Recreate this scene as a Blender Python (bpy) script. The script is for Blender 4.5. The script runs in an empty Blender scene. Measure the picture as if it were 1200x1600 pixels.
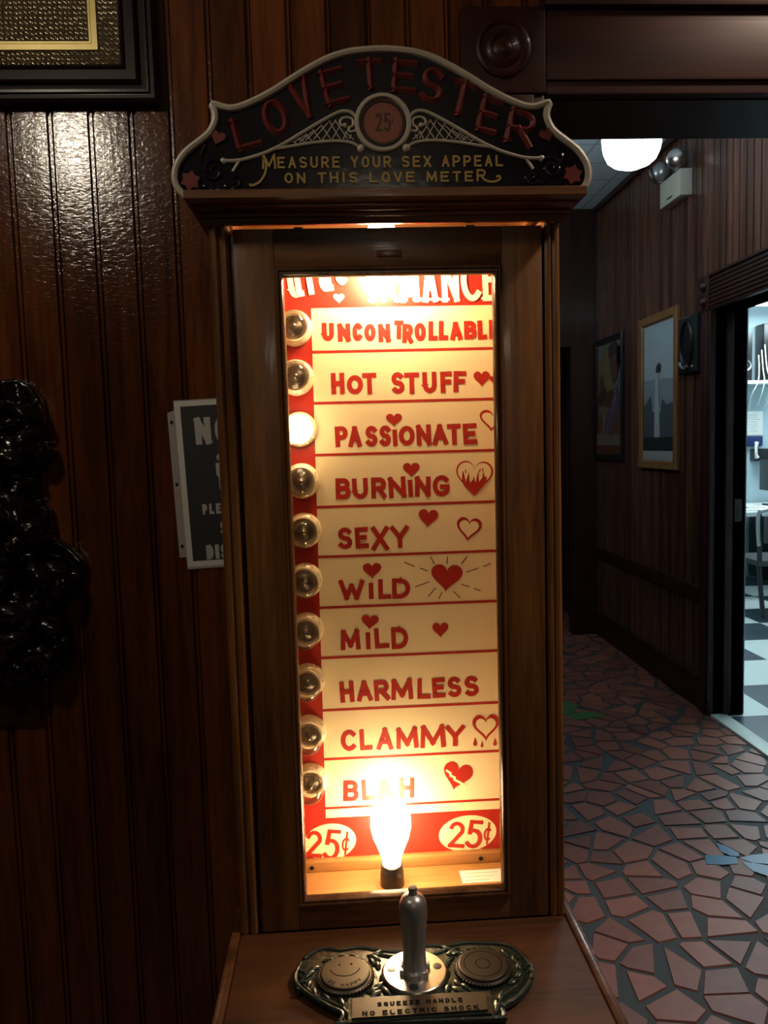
import bpy, bmesh, math, random
from mathutils import Vector, Matrix
random.seed(11)
PI = math.pi
SC = bpy.context.scene
COL = SC.collection

# ------------------------------------------------------------------ camera
def make_camera():
    yaw, pitch, roll, f = .0535, -.0861, -.028, 1217.1
    fw = Vector((math.sin(yaw)*math.cos(pitch), math.cos(yaw)*math.cos(pitch), math.sin(pitch)))
    r0 = Vector((math.cos(yaw), -math.sin(yaw), 0)); u0 = r0.cross(fw)
    r = r0*math.cos(roll)+u0*math.sin(roll); u = u0*math.cos(roll)-r0*math.sin(roll)
    cd = bpy.data.cameras.new('camera'); co = bpy.data.objects.new('camera', cd); COL.objects.link(co)
    M = Matrix((r, u, -fw)).transposed().to_4x4(); M.translation = (0, 0, 1.5)
    co.matrix_world = M
    cd.sensor_fit = 'VERTICAL'; cd.sensor_height = 24; cd.lens = f*24/1600; cd.clip_start = .02
    SC.camera = co
make_camera()

# ------------------------------------------------------------------ world, lights, exposure
SC.view_settings.view_transform = 'Standard'; SC.view_settings.look = 'None'
SC.view_settings.exposure = 0; SC.view_settings.gamma = 1; SC.view_settings.use_curve_mapping = False
wd = bpy.data.worlds.new('world'); SC.world = wd; wd.use_nodes = True
wd.node_tree.nodes['Background'].inputs[0].default_value = (.5, .6, .8, 1)
wd.node_tree.nodes['Background'].inputs[1].default_value = .0
BULB_TOP, BULB_LOW = 135, 56   # glowing bulbs in the cabinet
INDICATOR_STRENGTH = 14
BULB_COL = (1, .68, .36)
GLOBE_STRENGTH = 17           # schoolhouse globe in the corridor
FILL_GLOBE_STRENGTH = 32         # added unseen globe, brightens the corridor ceiling and posters
GLOBE_COL = (.82, .95, 1)
FILL_PENDANT_STRENGTH = 48        # added unseen ball behind the camera, lights the cornice and handle
PENDANT_STRENGTH = 78        # globe that hangs in the front room, behind the camera
PENDANT_COL = (1, .86, .66)
CAN_WATTS = 108               # recessed can in the front room ceiling
OFFICE_STRENGTH = 26

# ------------------------------------------------------------------ mesh helpers
class MB:
    """collects shapes, then links them as ONE mesh object"""
    def __init__(s): s.v = []; s.f = []; s.m = []
    def add(s, vs, fs, mi=0):
        b = len(s.v); s.v += [tuple(v) for v in vs]
        s.f += [tuple(i+b for i in f) for f in fs]; s.m += [mi]*len(fs); return s
    def box(s, x0, x1, y0, y1, z0, z1, bev=0, mi=0):
        bm = bmesh.new(); bmesh.ops.create_cube(bm, size=1)
        for v in bm.verts:
            v.co = Vector(((x0+x1)/2+v.co.x*(x1-x0), (y0+y1)/2+v.co.y*(y1-y0), (z0+z1)/2+v.co.z*(z1-z0)))
        if bev: bmesh.ops.bevel(bm, geom=list(bm.edges), offset=bev, segments=2, affect='EDGES', profile=.6)
        return s.bm(bm, mi)
    def bm(s, bm, mi=0):
        bm.verts.index_update()
        s.add([v.co for v in bm.verts], [[v.index for v in f.verts] for f in bm.faces], mi); bm.free(); return s
    def lathe(s, prof, c=(0, 0, 0), axis='Z', n=32, mi=0, sx=1, sy=1):
        """prof: (radius, height) pairs"""
        vs = []; fs = []
        for r, h in prof:
            for i in range(n):
                a = 2*PI*i/n; p = (r*math.cos(a)*sx, r*math.sin(a)*sy, h)
                if axis == 'Y': p = (p[0], -p[2], p[1])     # height points to -Y
                if axis == 'X': p = (-p[2], p[0], p[1])     # height points to -X
                vs.append((p[0]+c[0], p[1]+c[1], p[2]+c[2]))
        m = len(prof)
        for j in range(m-1):
            for i in range(n):
                k = (i+1) % n; fs.append((j*n+i, j*n+k, (j+1)*n+k, (j+1)*n+i))
        if prof[0][0] > 1e-6: fs.append(tuple(range(n-1, -1, -1)))
        if prof[-1][0] > 1e-6: fs.append(tuple((m-1)*n+i for i in range(n)))
        return s.add(vs, fs, mi)
    def tube(s, pts, r, n=8, mi=0, closed=False, squash=None):
        """swept circle; r a number or one per point"""
        pts = [Vector(p) for p in pts]; N = len(pts); rs = r if isinstance(r, (list, tuple)) else [r]*N
        vs = []; fs = []
        for i, p in enumerate(pts):
            a = pts[i-1] if (i > 0 or closed) else p; b = pts[(i+1) % N] if (i < N-1 or closed) else p
            t = (b-a).normalized(); up = Vector((0, 1, 0)) if abs(t.y) < .9 else Vector((1, 0, 0))
            u = t.cross(up).normalized(); w = t.cross(u).normalized()
            for k in range(n):
                an = 2*PI*k/n; d = u*math.cos(an)*rs[i]+w*math.sin(an)*rs[i]*(squash or 1); vs.append(p+d)
        for i in range(N if closed else N-1):
            j = (i+1) % N
            for k in range(n):
                l = (k+1) % n; fs.append((i*n+k, i*n+l, j*n+l, j*n+k))
        if not closed: fs += [tuple(range(n-1, -1, -1)), tuple((N-1)*n+k for k in range(n))]
        return s.add(vs, fs, mi)
    def poly(s, pts, fn, d0, d1=None, mi=0):
        """filled outline; fn(u,v,d)->xyz; front at depth d1, back at d0 (flat if d1 is None)"""
        n = len(pts); top = d0 if d1 is None else d1
        s.add([fn(u, v, top) for u, v in pts], [tuple(range(n))], mi)
        if d1 is not None:
            vs = [fn(u, v, d0) for u, v in pts]+[fn(u, v, d1) for u, v in pts]
            s.add(vs, [(i, (i+1) % n, n+(i+1) % n, n+i) for i in range(n)]+[tuple(range(n-1, -1, -1))], mi)
        return s
    def ribbon(s, pts, w, fn, d0, d1=None, mi=0, closed=False, round_=False):
        """stroke of width w along 2D points"""
        P = [Vector((p[0], p[1])) for p in pts]; N = len(P); L = []; R = []
        for i, p in enumerate(P):
            a = P[i-1] if (i > 0 or closed) else None; b = P[(i+1) % N] if (i < N-1 or closed) else None
            d1_ = (p-a).normalized() if a is not None else None; d2_ = (b-p).normalized() if b is not None else None
            if d1_ is None: t = d2_; k = 1
            elif d2_ is None: t = d1_; k = 1
            else:
                t = d1_+d2_
                t = t.normalized() if t.length > .3 else d1_
                k = min(1/max(.35, abs(t.dot(d1_))), 1.8)
            nrm = Vector((-t.y, t.x))*(w/2*k); L.append(p+nrm); R.append(p-nrm)
        C = P
        rows = [L, C, R] if round_ else [L, R]
        vs = []
        for row, dd in zip(rows, ([d0, d1, d0] if round_ else [d1 if d1 is not None else d0]*2)):
            vs += [fn(q.x, q.y, dd) for q in row]
        fs = []
        for rr in range(len(rows)-1):
            for i in range(N if closed else N-1):
                j = (i+1) % N; fs.append((rr*N+i, (rr+1)*N+i, (rr+1)*N+j, rr*N+j))
        s.add(vs, fs, mi)
        if d1 is not None and not round_:
            n2 = 2*N; vs2 = [fn(q.x, q.y, d0) for q in L+R]+[fn(q.x, q.y, d1) for q in L+R]; f2 = []
            for i in range(N if closed else N-1):
                j = (i+1) % N; f2 += [(i, j, n2+j, n2+i), (N+j, N+i, n2+N+i, n2+N+j)]
            if not closed: f2 += [(0, n2, n2+N, N), (N-1, 2*N-1, n2+2*N-1, n2+N-1)]
            s.add(vs2, f2, mi)
        return s
    def frame(s, u0, u1, v0, v1, prof, fn, mi=0):
        """mitred frame; prof: (offset inward, height)"""
        vs = []; fs = []
        for o, h in prof:
            vs += [fn(u0+o, v0+o, h), fn(u1-o, v0+o, h), fn(u1-o, v1-o, h), fn(u0+o, v1-o, h)]
        for j in range(len(prof)-1):
            for i in range(4):
                k = (i+1) % 4; fs.append((j*4+i, j*4+k, j*4+4+k, j*4+4+i))
        return s.add(vs, fs, mi)
    def build(s, name, mats, parent=None, origin=None, smooth=32, tri=False):
        o = Vector(origin) if origin is not None else (Vector(parent['org']) if parent is not None else Vector((0, 0, 0)))
        me = bpy.data.meshes.new(name)
        me.from_pydata([Vector(v)-o for v in s.v], [], s.f)
        if not isinstance(mats, (list, tuple)): mats = [mats]
        for m in mats: me.materials.append(m)
        for p, mi in zip(me.polygons, s.m): p.material_index = mi
        bm = bmesh.new(); bm.from_mesh(me)
        bmesh.ops.remove_doubles(bm, verts=bm.verts, dist=1e-6)
        big = [f for f in bm.faces if len(f.verts) > 4]
        if big: bmesh.ops.triangulate(bm, faces=big)
        bmesh.ops.recalc_face_normals(bm, faces=bm.faces)
        if smooth:
            for f in bm.faces: f.smooth = True
            th = math.radians(smooth)
            for e in bm.edges:
                if len(e.link_faces) != 2 or e.calc_face_angle(0) > th: e.smooth = False
        bm.to_mesh(me); bm.free(); me.update()
        ob = bpy.data.objects.new(name, me); COL.objects.link(ob)
        ob['org'] = list(o)
        if parent is not None:
            ob.parent = parent; ob.location = o-Vector(parent['org'])
        else: ob.location = o
        return ob

def thing(name, label, cat, loc, group=None):
    o = bpy.data.objects.new(name, None); COL.objects.link(o); o.empty_display_size = .05
    o.location = loc; o['org'] = list(loc); o['label'] = label; o['category'] = cat
    if group: o['group'] = group
    return o
def tag(o, label, cat, group=None):
    o['label'] = label; o['category'] = cat
    if group: o['group'] = group
    return o
def struct(o, label=None):
    o['kind'] = 'structure'
    if label: o['label'] = label
    return o
def lab(o, label): o['label'] = label; return o

FRONT = lambda y: (lambda u, v, d: (u, y-d, v))        # a surface that faces the camera (-Y)
SIDE = lambda x: (lambda u, v, d: (x-d, -u, v))        # a surface on the right wall, facing -X; u = -y
TOP = lambda z: (lambda u, v, d: (u, v, z+d))          # a surface that faces up

# ------------------------------------------------------------------ materials
def nt(name):
    m = bpy.data.materials.new(name); m.use_nodes = True; t = m.node_tree
    return m, t, t.nodes['Principled BSDF']
def N(t, kind, **kw):
    n = t.nodes.new(kind)
    for k, v in kw.items(): setattr(n, k, v)
    return n
def plain(name, col, rough=.5, metal=0, coat=0, spec=.5, bump=0, bscale=60):
    m, t, b = nt(name)
    b.inputs['Base Color'].default_value = (*col, 1); b.inputs['Roughness'].default_value = rough
    b.inputs['Metallic'].default_value = metal; b.inputs['Coat Weight'].default_value = coat
    b.inputs['Specular IOR Level'].default_value = spec
    tc = N(t, 'ShaderNodeTexCoord'); no = N(t, 'ShaderNodeTexNoise'); no.inputs['Scale'].default_value = bscale
    no.inputs['Detail'].default_value = 4
    t.links.new(tc.outputs['Object'], no.inputs['Vector'])
    mr = N(t, 'ShaderNodeMapRange'); mr.inputs[3].default_value = .86; mr.inputs[4].default_value = 1.1
    t.links.new(no.outputs['Fac'], mr.inputs[0])
    mx = N(t, 'ShaderNodeMix', data_type='RGBA', blend_type='MULTIPLY'); mx.inputs['Factor'].default_value = 1
    mx.inputs['A'].default_value = (*col, 1); t.links.new(mr.outputs[0], mx.inputs['B']); t.links.new(mx.outputs['Result'], b.inputs['Base Color'])
    if bump:
        bp = N(t, 'ShaderNodeBump'); bp.inputs['Strength'].default_value = bump; bp.inputs['Distance'].default_value = .003
        t.links.new(no.outputs['Fac'], bp.inputs['Height']); t.links.new(bp.outputs[0], b.inputs['Normal'])
    return m
def emit(name, col, strength):
    m, t, b = nt(name); t.nodes.remove(b)
    e = N(t, 'ShaderNodeEmission'); e.inputs[0].default_value = (*col, 1); e.inputs[1].default_value = strength
    t.links.new(e.outputs[0], t.nodes['Material Output'].inputs[0]); return m
def clear(name, tint=(1, 1, 1), rough=.02, ior=1.45, gain=1.0, base=0.0):
    m, t, b = nt(name); t.nodes.remove(b)
    tr = N(t, 'ShaderNodeBsdfTransparent'); tr.inputs[0].default_value = (*tint, 1)
    gl = N(t, 'ShaderNodeBsdfGlossy'); gl.inputs['Roughness'].default_value = rough
    fr = N(t, 'ShaderNodeFresnel'); fr.inputs[0].default_value = ior
    ma = N(t, 'ShaderNodeMath', operation='MULTIPLY_ADD'); ma.inputs[1].default_value = gain; ma.inputs[2].default_value = base
    ma.use_clamp = True
    t.links.new(fr.outputs[0], ma.inputs[0])
    mx = N(t, 'ShaderNodeMixShader'); t.links.new(ma.outputs[0], mx.inputs[0])
    t.links.new(tr.outputs[0], mx.inputs[1]); t.links.new(gl.outputs[0], mx.inputs[2])
    t.links.new(mx.outputs[0], t.nodes['Material Output'].inputs[0]); return m
def wood(name, dark, light, axis='Z', rough=.35, coat=.3, scale=1.0, bump=.15, board=None, offs=0, var=.5, ripple=0, specl=.5):
    """grain runs along axis; board = (axis index, width): every board gets its own tone"""
    m, t, b = nt(name)
    tc = N(t, 'ShaderNodeTexCoord'); mp = N(t, 'ShaderNodeMapping')
    sc = {'X': (1.2, 14, 14), 'Y': (14, 1.2, 14), 'Z': (14, 14, 1.2)}[axis]
    mp.inputs['Scale'].default_value = tuple(q*scale for q in sc)
    vec = tc.outputs['Object']
    wn = None
    if board:
        sx = N(t, 'ShaderNodeSeparateXYZ'); t.links.new(vec, sx.inputs[0])
        a = N(t, 'ShaderNodeMath', operation='SUBTRACT'); a.inputs[1].default_value = offs
        t.links.new(sx.outputs[board[0]], a.inputs[0])
        d = N(t, 'ShaderNodeMath', operation='DIVIDE'); d.inputs[1].default_value = board[1]; t.links.new(a.outputs[0], d.inputs[0])
        fl = N(t, 'ShaderNodeMath', operation='FLOOR'); t.links.new(d.outputs[0], fl.inputs[0])
        wn = N(t, 'ShaderNodeTexWhiteNoise', noise_dimensions='1D'); t.links.new(fl.outputs[0], wn.inputs['W'])
        sh = N(t, 'ShaderNodeVectorMath', operation='MULTIPLY_ADD'); sh.inputs[1].default_value = (7, 7, 7)
        t.links.new(wn.outputs['Color'], sh.inputs[0]); t.links.new(vec, sh.inputs[2]); vec = sh.outputs[0]
    t.links.new(vec, mp.inputs[0])
    n1 = N(t, 'ShaderNodeTexNoise'); n1.inputs['Scale'].default_value = 2.2; n1.inputs['Detail'].default_value = 6; n1.inputs['Distortion'].default_value = .6
    n2 = N(t, 'ShaderNodeTexNoise'); n2.inputs['Scale'].default_value = 14; n2.inputs['Detail'].default_value = 4
    t.links.new(mp.outputs[0], n1.inputs[0]); t.links.new(mp.outputs[0], n2.inputs[0])
    ad = N(t, 'ShaderNodeMath', operation='MULTIPLY_ADD'); ad.inputs[1].default_value = .45
    t.links.new(n2.outputs['Fac'], ad.inputs[0]); t.links.new(n1.outputs['Fac'], ad.inputs[2])
    cr = N(t, 'ShaderNodeValToRGB'); e = cr.color_ramp.elements
    e[0].position = .5; e[0].color = (*dark, 1); e[1].position = .95; e[1].color = (*light, 1)
    t.links.new(ad.outputs[0], cr.inputs[0]); out = cr.outputs[0]
    if wn:
        mr = N(t, 'ShaderNodeMapRange'); mr.inputs[3].default_value = 1-var; mr.inputs[4].default_value = 1+var
        t.links.new(wn.outputs['Value'], mr.inputs[0])
        mx = N(t, 'ShaderNodeMix', data_type='RGBA', blend_type='MULTIPLY'); mx.inputs['Factor'].default_value = 1
        t.links.new(out, mx.inputs['A']); t.links.new(mr.outputs[0], mx.inputs['B']); out = mx.outputs['Result']
    t.links.new(out, b.inputs['Base Color'])
    b.inputs['Roughness'].default_value = rough; b.inputs['Coat Weight'].default_value = coat; b.inputs['Coat Roughness'].default_value = .12
    b.inputs['Specular IOR Level'].default_value = specl
    bp = N(t, 'ShaderNodeBump'); bp.inputs['Strength'].default_value = bump; bp.inputs['Distance'].default_value = .002
    t.links.new(ad.outputs[0], bp.inputs['Height'])
    last = bp
    if ripple:
        mp2 = N(t, 'ShaderNodeMapping'); mp2.inputs['Scale'].default_value = (40, 40, 95); t.links.new(tc.outputs['Object'], mp2.inputs[0])
        n3 = N(t, 'ShaderNodeTexNoise'); n3.inputs['Scale'].default_value = 2.0; n3.inputs['Detail'].default_value = 3; n3.inputs['Distortion'].default_value = 1.2
        t.links.new(mp2.outputs[0], n3.inputs[0])
        b2 = N(t, 'ShaderNodeBump'); b2.inputs['Strength'].default_value = ripple; b2.inputs['Distance'].default_value = .002
        t.links.new(n3.outputs['Fac'], b2.inputs['Height']); t.links.new(bp.outputs[0], b2.inputs['Normal']); last = b2
    t.links.new(last.outputs[0], b.inputs['Normal']); t.links.new(last.outputs[0], b.inputs['Coat Normal'])
    return m

GROOVE0, BOARD = -.2551, .0646
M_PLANK = wood('dark_varnished_planks', (.040, .009, .003), (.17, .048, .012), 'Z', .16, .5, .8, .12, (0, BOARD), GROOVE0, .45, ripple=.22)
M_PLANK_R = wood('dark_beadboard', (.045, .018, .012), (.14, .06, .036), 'Z', .3, .5, .8, .2, (1, .0646), .02, .4, ripple=.25)
M_TRIM = wood('dark_mahogany_trim', (.020, .006, .005), (.048, .014, .010), 'X', .45, .08, .7, .1, specl=.3)
M_TRIMV = wood('dark_mahogany_upright', (.020, .006, .005), (.048, .014, .010), 'Z', .42, .12, .7, .1, specl=.3)
M_CABV = wood('stained_oak_upright', (.060, .020, .004), (.24, .095, .022), 'Z', .4, .12, 1.0, .2)
M_CABH = wood('stained_oak_cross', (.055, .018, .004), (.20, .075, .018), 'X', .38, .15, 1.0, .2)
M_CABIN = wood('golden_oak_inside', (.24, .105, .028), (.42, .21, .065), 'X', .45, .2, .8, .1)
M_SHELF = wood('stained_oak_shelf', (.036, .0105, .002), (.10, .033, .007), 'X', .5, .0, .9, .15)
M_BEAD = wood('dark_oak_bead', (.05, .018, .006), (.14, .055, .018), 'Z', .25, .6, 1, .1)
M_CREAM = plain('cream_panel_paint', (.84, .74, .47), .38, coat=.15, bscale=6)
M_RED = plain('red_sign_paint', (.40, .024, .014), .4, coat=.1, bscale=10)
M_INK = plain('black_sign_ink', (.05, .012, .008), .5)
M_ENGR = plain('black_engraving', (.004, .003, .003), .9, spec=.1)
M_WHITE = plain('white_sign_paint', (.88, .82, .66), .4)
M_PORC = plain('cream_porcelain', (.80, .70, .48), .22, coat=.5)
M_DARKMETAL = plain('dark_metal', (.035, .033, .03), .35, .8)
M_STEEL = plain('brushed_steel', (.55, .52, .47), .24, 1.0, bump=.05, bscale=120)
M_GREYMETAL = plain('grey_cast_metal', (.40, .40, .41), .32, .75, bump=.06, bscale=40)
M_BRONZE = plain('tarnished_brass', (.066, .056, .040), .44, .7, bump=.03, bscale=200)
M_VERDI = plain('green_black_cast_iron', (.014, .024, .018), .34, .4, coat=.25, bump=.5, bscale=90)
M_BLACKGLOSS = plain('black_gloss_paint', (.008, .008, .012), .16, coat=.3, bump=.08, bscale=60)
M_CASTWHITE = plain('aged_white_enamel', (.46, .41, .32), .4, bump=.2, bscale=90)
M_CASTRED = plain('dark_red_enamel', (.16, .025, .020), .34, coat=.2, bump=.2, bscale=60)
M_CASTGOLD = plain('gold_lettering_paint', (.45, .28, .06), .35, coat=.2)
M_MEDAL = plain('dull_red_medallion', (.26, .075, .045), .4)
M_MEDALD = plain('brown_black_paint', (.045, .015, .012), .4)
M_GLASS = clear('clear_glass', (1, 1, 1), .02, 1.45, .8)
M_BULBGLASS = clear('bulb_glass', (.97, .95, .9), .03, 1.45, .7, .01)
M_LIT = emit('glowing_bulb', BULB_COL, BULB_LOW)
M_LITT = emit('glowing_upper_bulb', BULB_COL, BULB_TOP)
M_LITI = emit('glowing_indicator', BULB_COL, INDICATOR_STRENGTH)
M_GLOBE = emit('glowing_globe', GLOBE_COL, GLOBE_STRENGTH)
M_FILL_GLOBE = emit('glowing_fill_globe', GLOBE_COL, FILL_GLOBE_STRENGTH)
M_PEND = emit('glowing_pendant', PENDANT_COL, PENDANT_STRENGTH)
M_FILL_PEND = emit('glowing_fill_pendant', PENDANT_COL, FILL_PENDANT_STRENGTH)
M_TUBE = emit('glowing_office_light', (.75, .95, 1), OFFICE_STRENGTH)
M_PAPER = plain('white_paper', (.72, .70, .66), .6)
M_CHAR = plain('charcoal_print', (.035, .036, .038), .45)
M_PRINT = plain('pale_print', (.52, .50, .46), .5)
M_SLEEVE = plain('plastic_sleeve', (.42, .39, .35), .3, coat=.4)
M_BLACK = plain('black_plastic', (.012, .012, .013), .3)
M_CEIL = None

# ------------------------------------------------------------------ stroke letters
def arc(cx, cy, rx, ry, a0, a1, n=14):
    return [(cx+rx*math.cos(math.radians(a0+(a1-a0)*i/n)), cy+ry*math.sin(math.radians(a0+(a1-a0)*i/n))) for i in range(n+1)]
G = {
 'A': [[(0, 0), (.5, 1), (1, 0)], [(.2, .33), (.8, .33)]],
 'B': [[(0, 0), (0, 1)], [(0, 1), (.5, 1)]+arc(.55, .76, .37, .24, 90, -90)+[(0, .52)], [(0, .52), (.5, .52)]+arc(.6, .26, .4, .26, 90, -90)+[(0, 0)]],
 'C': [arc(.56, .5, .56, .5, 48, 312, 20)],
 'D': [[(0, 0), (0, 1), (.4, 1)]+arc(.4, .5, .6, .5, 90, -90)+[(0, 0)]],
 'E': [[(1, 1), (0, 1), (0, 0), (1, 0)], [(0, .52), (.82, .52)]],
 'F': [[(1, 1), (0, 1), (0, 0)], [(0, .52), (.85, .52)]],
 'G': [arc(.54, .5, .54, .5, 48, 330, 20)+[(1, .44), (.58, .44)]],
 'H': [[(0, 0), (0, 1)], [(1, 0), (1, 1)], [(0, .5), (1, .5)]],
 'I': [[(.5, 0), (.5, 1)]],
 'K': [[(0, 0), (0, 1)], [(1, 1), (0, .42)], [(.3, .58), (1, 0)]],
 'L': [[(0, 1), (0, 0), (1, 0)]],
 'M': [[(0, 0), (.06, 1), (.5, .15), (.94, 1), (1, 0)]],
 'N': [[(0, 0), (0, 1), (1, 0), (1, 1)]],
 'O': [arc(.5, .5, .5, .5, 90, 450, 28)],
 'P': [[(0, 0), (0, 1), (.5, 1)]+arc(.55, .72, .45, .28, 90, -90)+[(0, .44)]],
 'Q': [arc(.5, .5, .5, .5, 90, 450, 28), [(.6, .3), (1, -.05)]],
 'R': [[(0, 0), (0, 1), (.5, 1)]+arc(.55, .73, .43, .27, 90, -90)+[(0, .46)], [(.45, .46), (1, 0)]],
 'S': [arc(.5, .75, .47, .25, 35, 270, 14)+arc(.5, .25, .5, .25, 90, -145, 14)[1:]],
 'T': [[(0, 1), (1, 1)], [(.5, 1), (.5, 0)]],
 'U': [[(0, 1), (0, .38)]+arc(.5, .38, .5, .38, 180, 360)+[(1, 1)]],
 'V': [[(0, 1), (.5, 0), (1, 1)]],
 'W': [[(0, 1), (.26, 0), (.5, .75), (.74, 0), (1, 1)]],
 'X': [[(0, 0), (1, 1)], [(0, 1), (1, 0)]],
 'Y': [[(0, 1), (.5, .47), (1, 1)], [(.5, .47), (.5, 0)]],
 'Z': [[(0, 1), (1, 1), (0, 0), (1, 0)]],
 '2': [arc(.46, .72, .44, .28, 160, -20, 14)+[(.05, 0), (1, 0)]],
 '5': [[(.95, 1), (.2, 1), (.12, .56)]+arc(.42, .33, .55, .33, 120, -140, 16)],
 '¢': [arc(.52, .45, .46, .27, 50, 310, 16), [(.55, 0), (.55, 1)]],
 'u': [[(.1, 1), (.1, .32)]+arc(.48, .32, .38, .32, 180, 340)+[(.86, .4)], [(.86, 1), (.86, .02), (1.05, .02)]],
 'i': [[(.5, .66), (.5, 0)], [(.5, .86), (.5, .97)]],
 'd': [arc(.42, .31, .4, .31, 40, 400, 20), [(.86, 1), (.86, 0), (1.05, 0)]],
 'e': [[(.08, .52), (.92, .52)]+arc(.5, .5, .44, .5, 0, 310, 18)],
}
SERIF = {'A': [(0, 0), (1, 0)], 'L': [(0, 1), (0, 0)], 'V': [(0, 1), (1, 1)], 'T': [(.5, 0)], 'R': [(0, 1), (0, 0)], 'E': [(0, 0), (0, 1)],
         'M': [(0, 0), (1, 0)], 'N': [(0, 0), (1, 1), (0, 1)], 'H': [(0, 0), (0, 1), (1, 0), (1, 1)], 'P': [(0, 0), (0, 1)], 'D': [(0, 0), (0, 1)]}
def glyph(mb, ch, cx, cy, w, h, sw, fn, d0, d1=None, ang=0, mi=0, serif=False, round_=False, pad=True):
    """one letter centred at (cx, cy), w by h, stroke sw"""
    iw = max(w-sw, .001) if pad else w; ih = max(h-sw, .001) if pad else h
    ca, sa = math.cos(math.radians(ang)), math.sin(math.radians(ang))
    def tr(p):
        x = (p[0]-.5)*iw; y = (p[1]-.5)*ih
        return (cx+x*ca-y*sa, cy+x*sa+y*ca)
    parts = []; st = .00016 if sw > .004 else .00007
    for sk in G[ch]:                                           # break strokes at sharp corners
        pts = [tr(p) for p in sk]; cur = [pts[0]]
        for i in range(1, len(pts)):
            cur.append(pts[i])
            if i < len(pts)-1:
                a_ = Vector(pts[i])-Vector(pts[i-1]); b_ = Vector(pts[i+1])-Vector(pts[i])
                if a_.length > 1e-7 and b_.length > 1e-7 and a_.angle(b_) > math.radians(48): parts.append(cur); cur = [pts[i]]
        parts.append(cur)
    for k, pts in enumerate(parts):
        if len(pts) < 2: continue
        cl = (Vector(pts[0])-Vector(pts[-1])).length < 1e-6 and len(pts) > 8
        if cl: pts = pts[:-1]
        else:                                                  # square ends
            e0 = (Vector(pts[0])-Vector(pts[1])).normalized()*sw*.5; e1 = (Vector(pts[-1])-Vector(pts[-2])).normalized()*sw*.5
            pts[0] = (pts[0][0]+e0.x, pts[0][1]+e0.y); pts[-1] = (pts[-1][0]+e1.x, pts[-1][1]+e1.y)
        mb.ribbon(pts, sw, fn, d0+st*k, None if d1 is None else d1+st*k, mi, cl, round_)
    if serif:
        for q in SERIF.get(ch, []):
            c = tr(q); L = sw*.8; t = sw*.24
            mb.ribbon([(c[0]-L*ca, c[1]-L*sa), (c[0]+L*ca, c[1]+L*sa)], t*2, fn, d0-.0002, None if d1 is None else d1-.0004, mi, False, round_)
def text(mb, s, x, y, h, sw, fn, d0, d1=None, aspect=.62, gap=.28, ang=0, mi=0, width=None, center=False):
    ws = [0 if c == ' ' else (.22*h if c == 'I' else h*aspect*(1.25 if c in 'MW' else 1)) for c in s]
    g = gap*h; tot = sum(ws)+g*(len(s)-1)+sum(h*aspect*.55 for c in s if c == ' ')
    k = (width/tot) if width else 1
    px = -tot*k/2 if center else 0
    ca, sa = math.cos(math.radians(ang)), math.sin(math.radians(ang))
    for c, w in zip(s, ws):
        if c == ' ': px += (h*aspect*.55+g)*k; continue
        w *= k; X = px+w/2
        glyph(mb, c, x+X*ca, y+X*sa, w, h, sw, fn, d0, d1, ang, mi)
        px += w+g*k
def heart(cx, cy, w, h, n=40, ang=0, k=1):
    pts = []
    for i in range(n):
        a = 2*PI*i/n
        x = 16*math.sin(a)**3; y = 13*math.cos(a)-5*math.cos(2*a)-2*math.cos(3*a)-math.cos(4*a)
        x, y = x/32*w*k, (y+2.5)/29*h*k
        pts.append((x, y))
    ca, sa = math.cos(math.radians(ang)), math.sin(math.radians(ang))
    return [(cx+x*ca-y*sa, cy+x*sa+y*ca) for x, y in pts]
def ellipse(cx, cy, rx, ry, n=36, ang=0):
    ca, sa = math.cos(math.radians(ang)), math.sin(math.radians(ang))
    return [(cx+rx*math.cos(2*PI*i/n)*ca-ry*math.sin(2*PI*i/n)*sa, cy+rx*math.cos(2*PI*i/n)*sa+ry*math.sin(2*PI*i/n)*ca) for i in range(n)]
def smooth_path(pts, n=6):
    """Catmull-Rom through points"""
    P = [Vector(p) for p in pts]; out = []
    for i in range(len(P)-1):
        a, b, c, d = P[max(i-1, 0)], P[i], P[i+1], P[min(i+2, len(P)-1)]
        for k in range(n):
            t = k/n; out.append(tuple(.5*((2*b)+(c-a)*t+(2*a-5*b+4*c-d)*t*t+(3*b-a-3*c+d)*t**3)))
    return out+[tuple(P[-1])]

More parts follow.
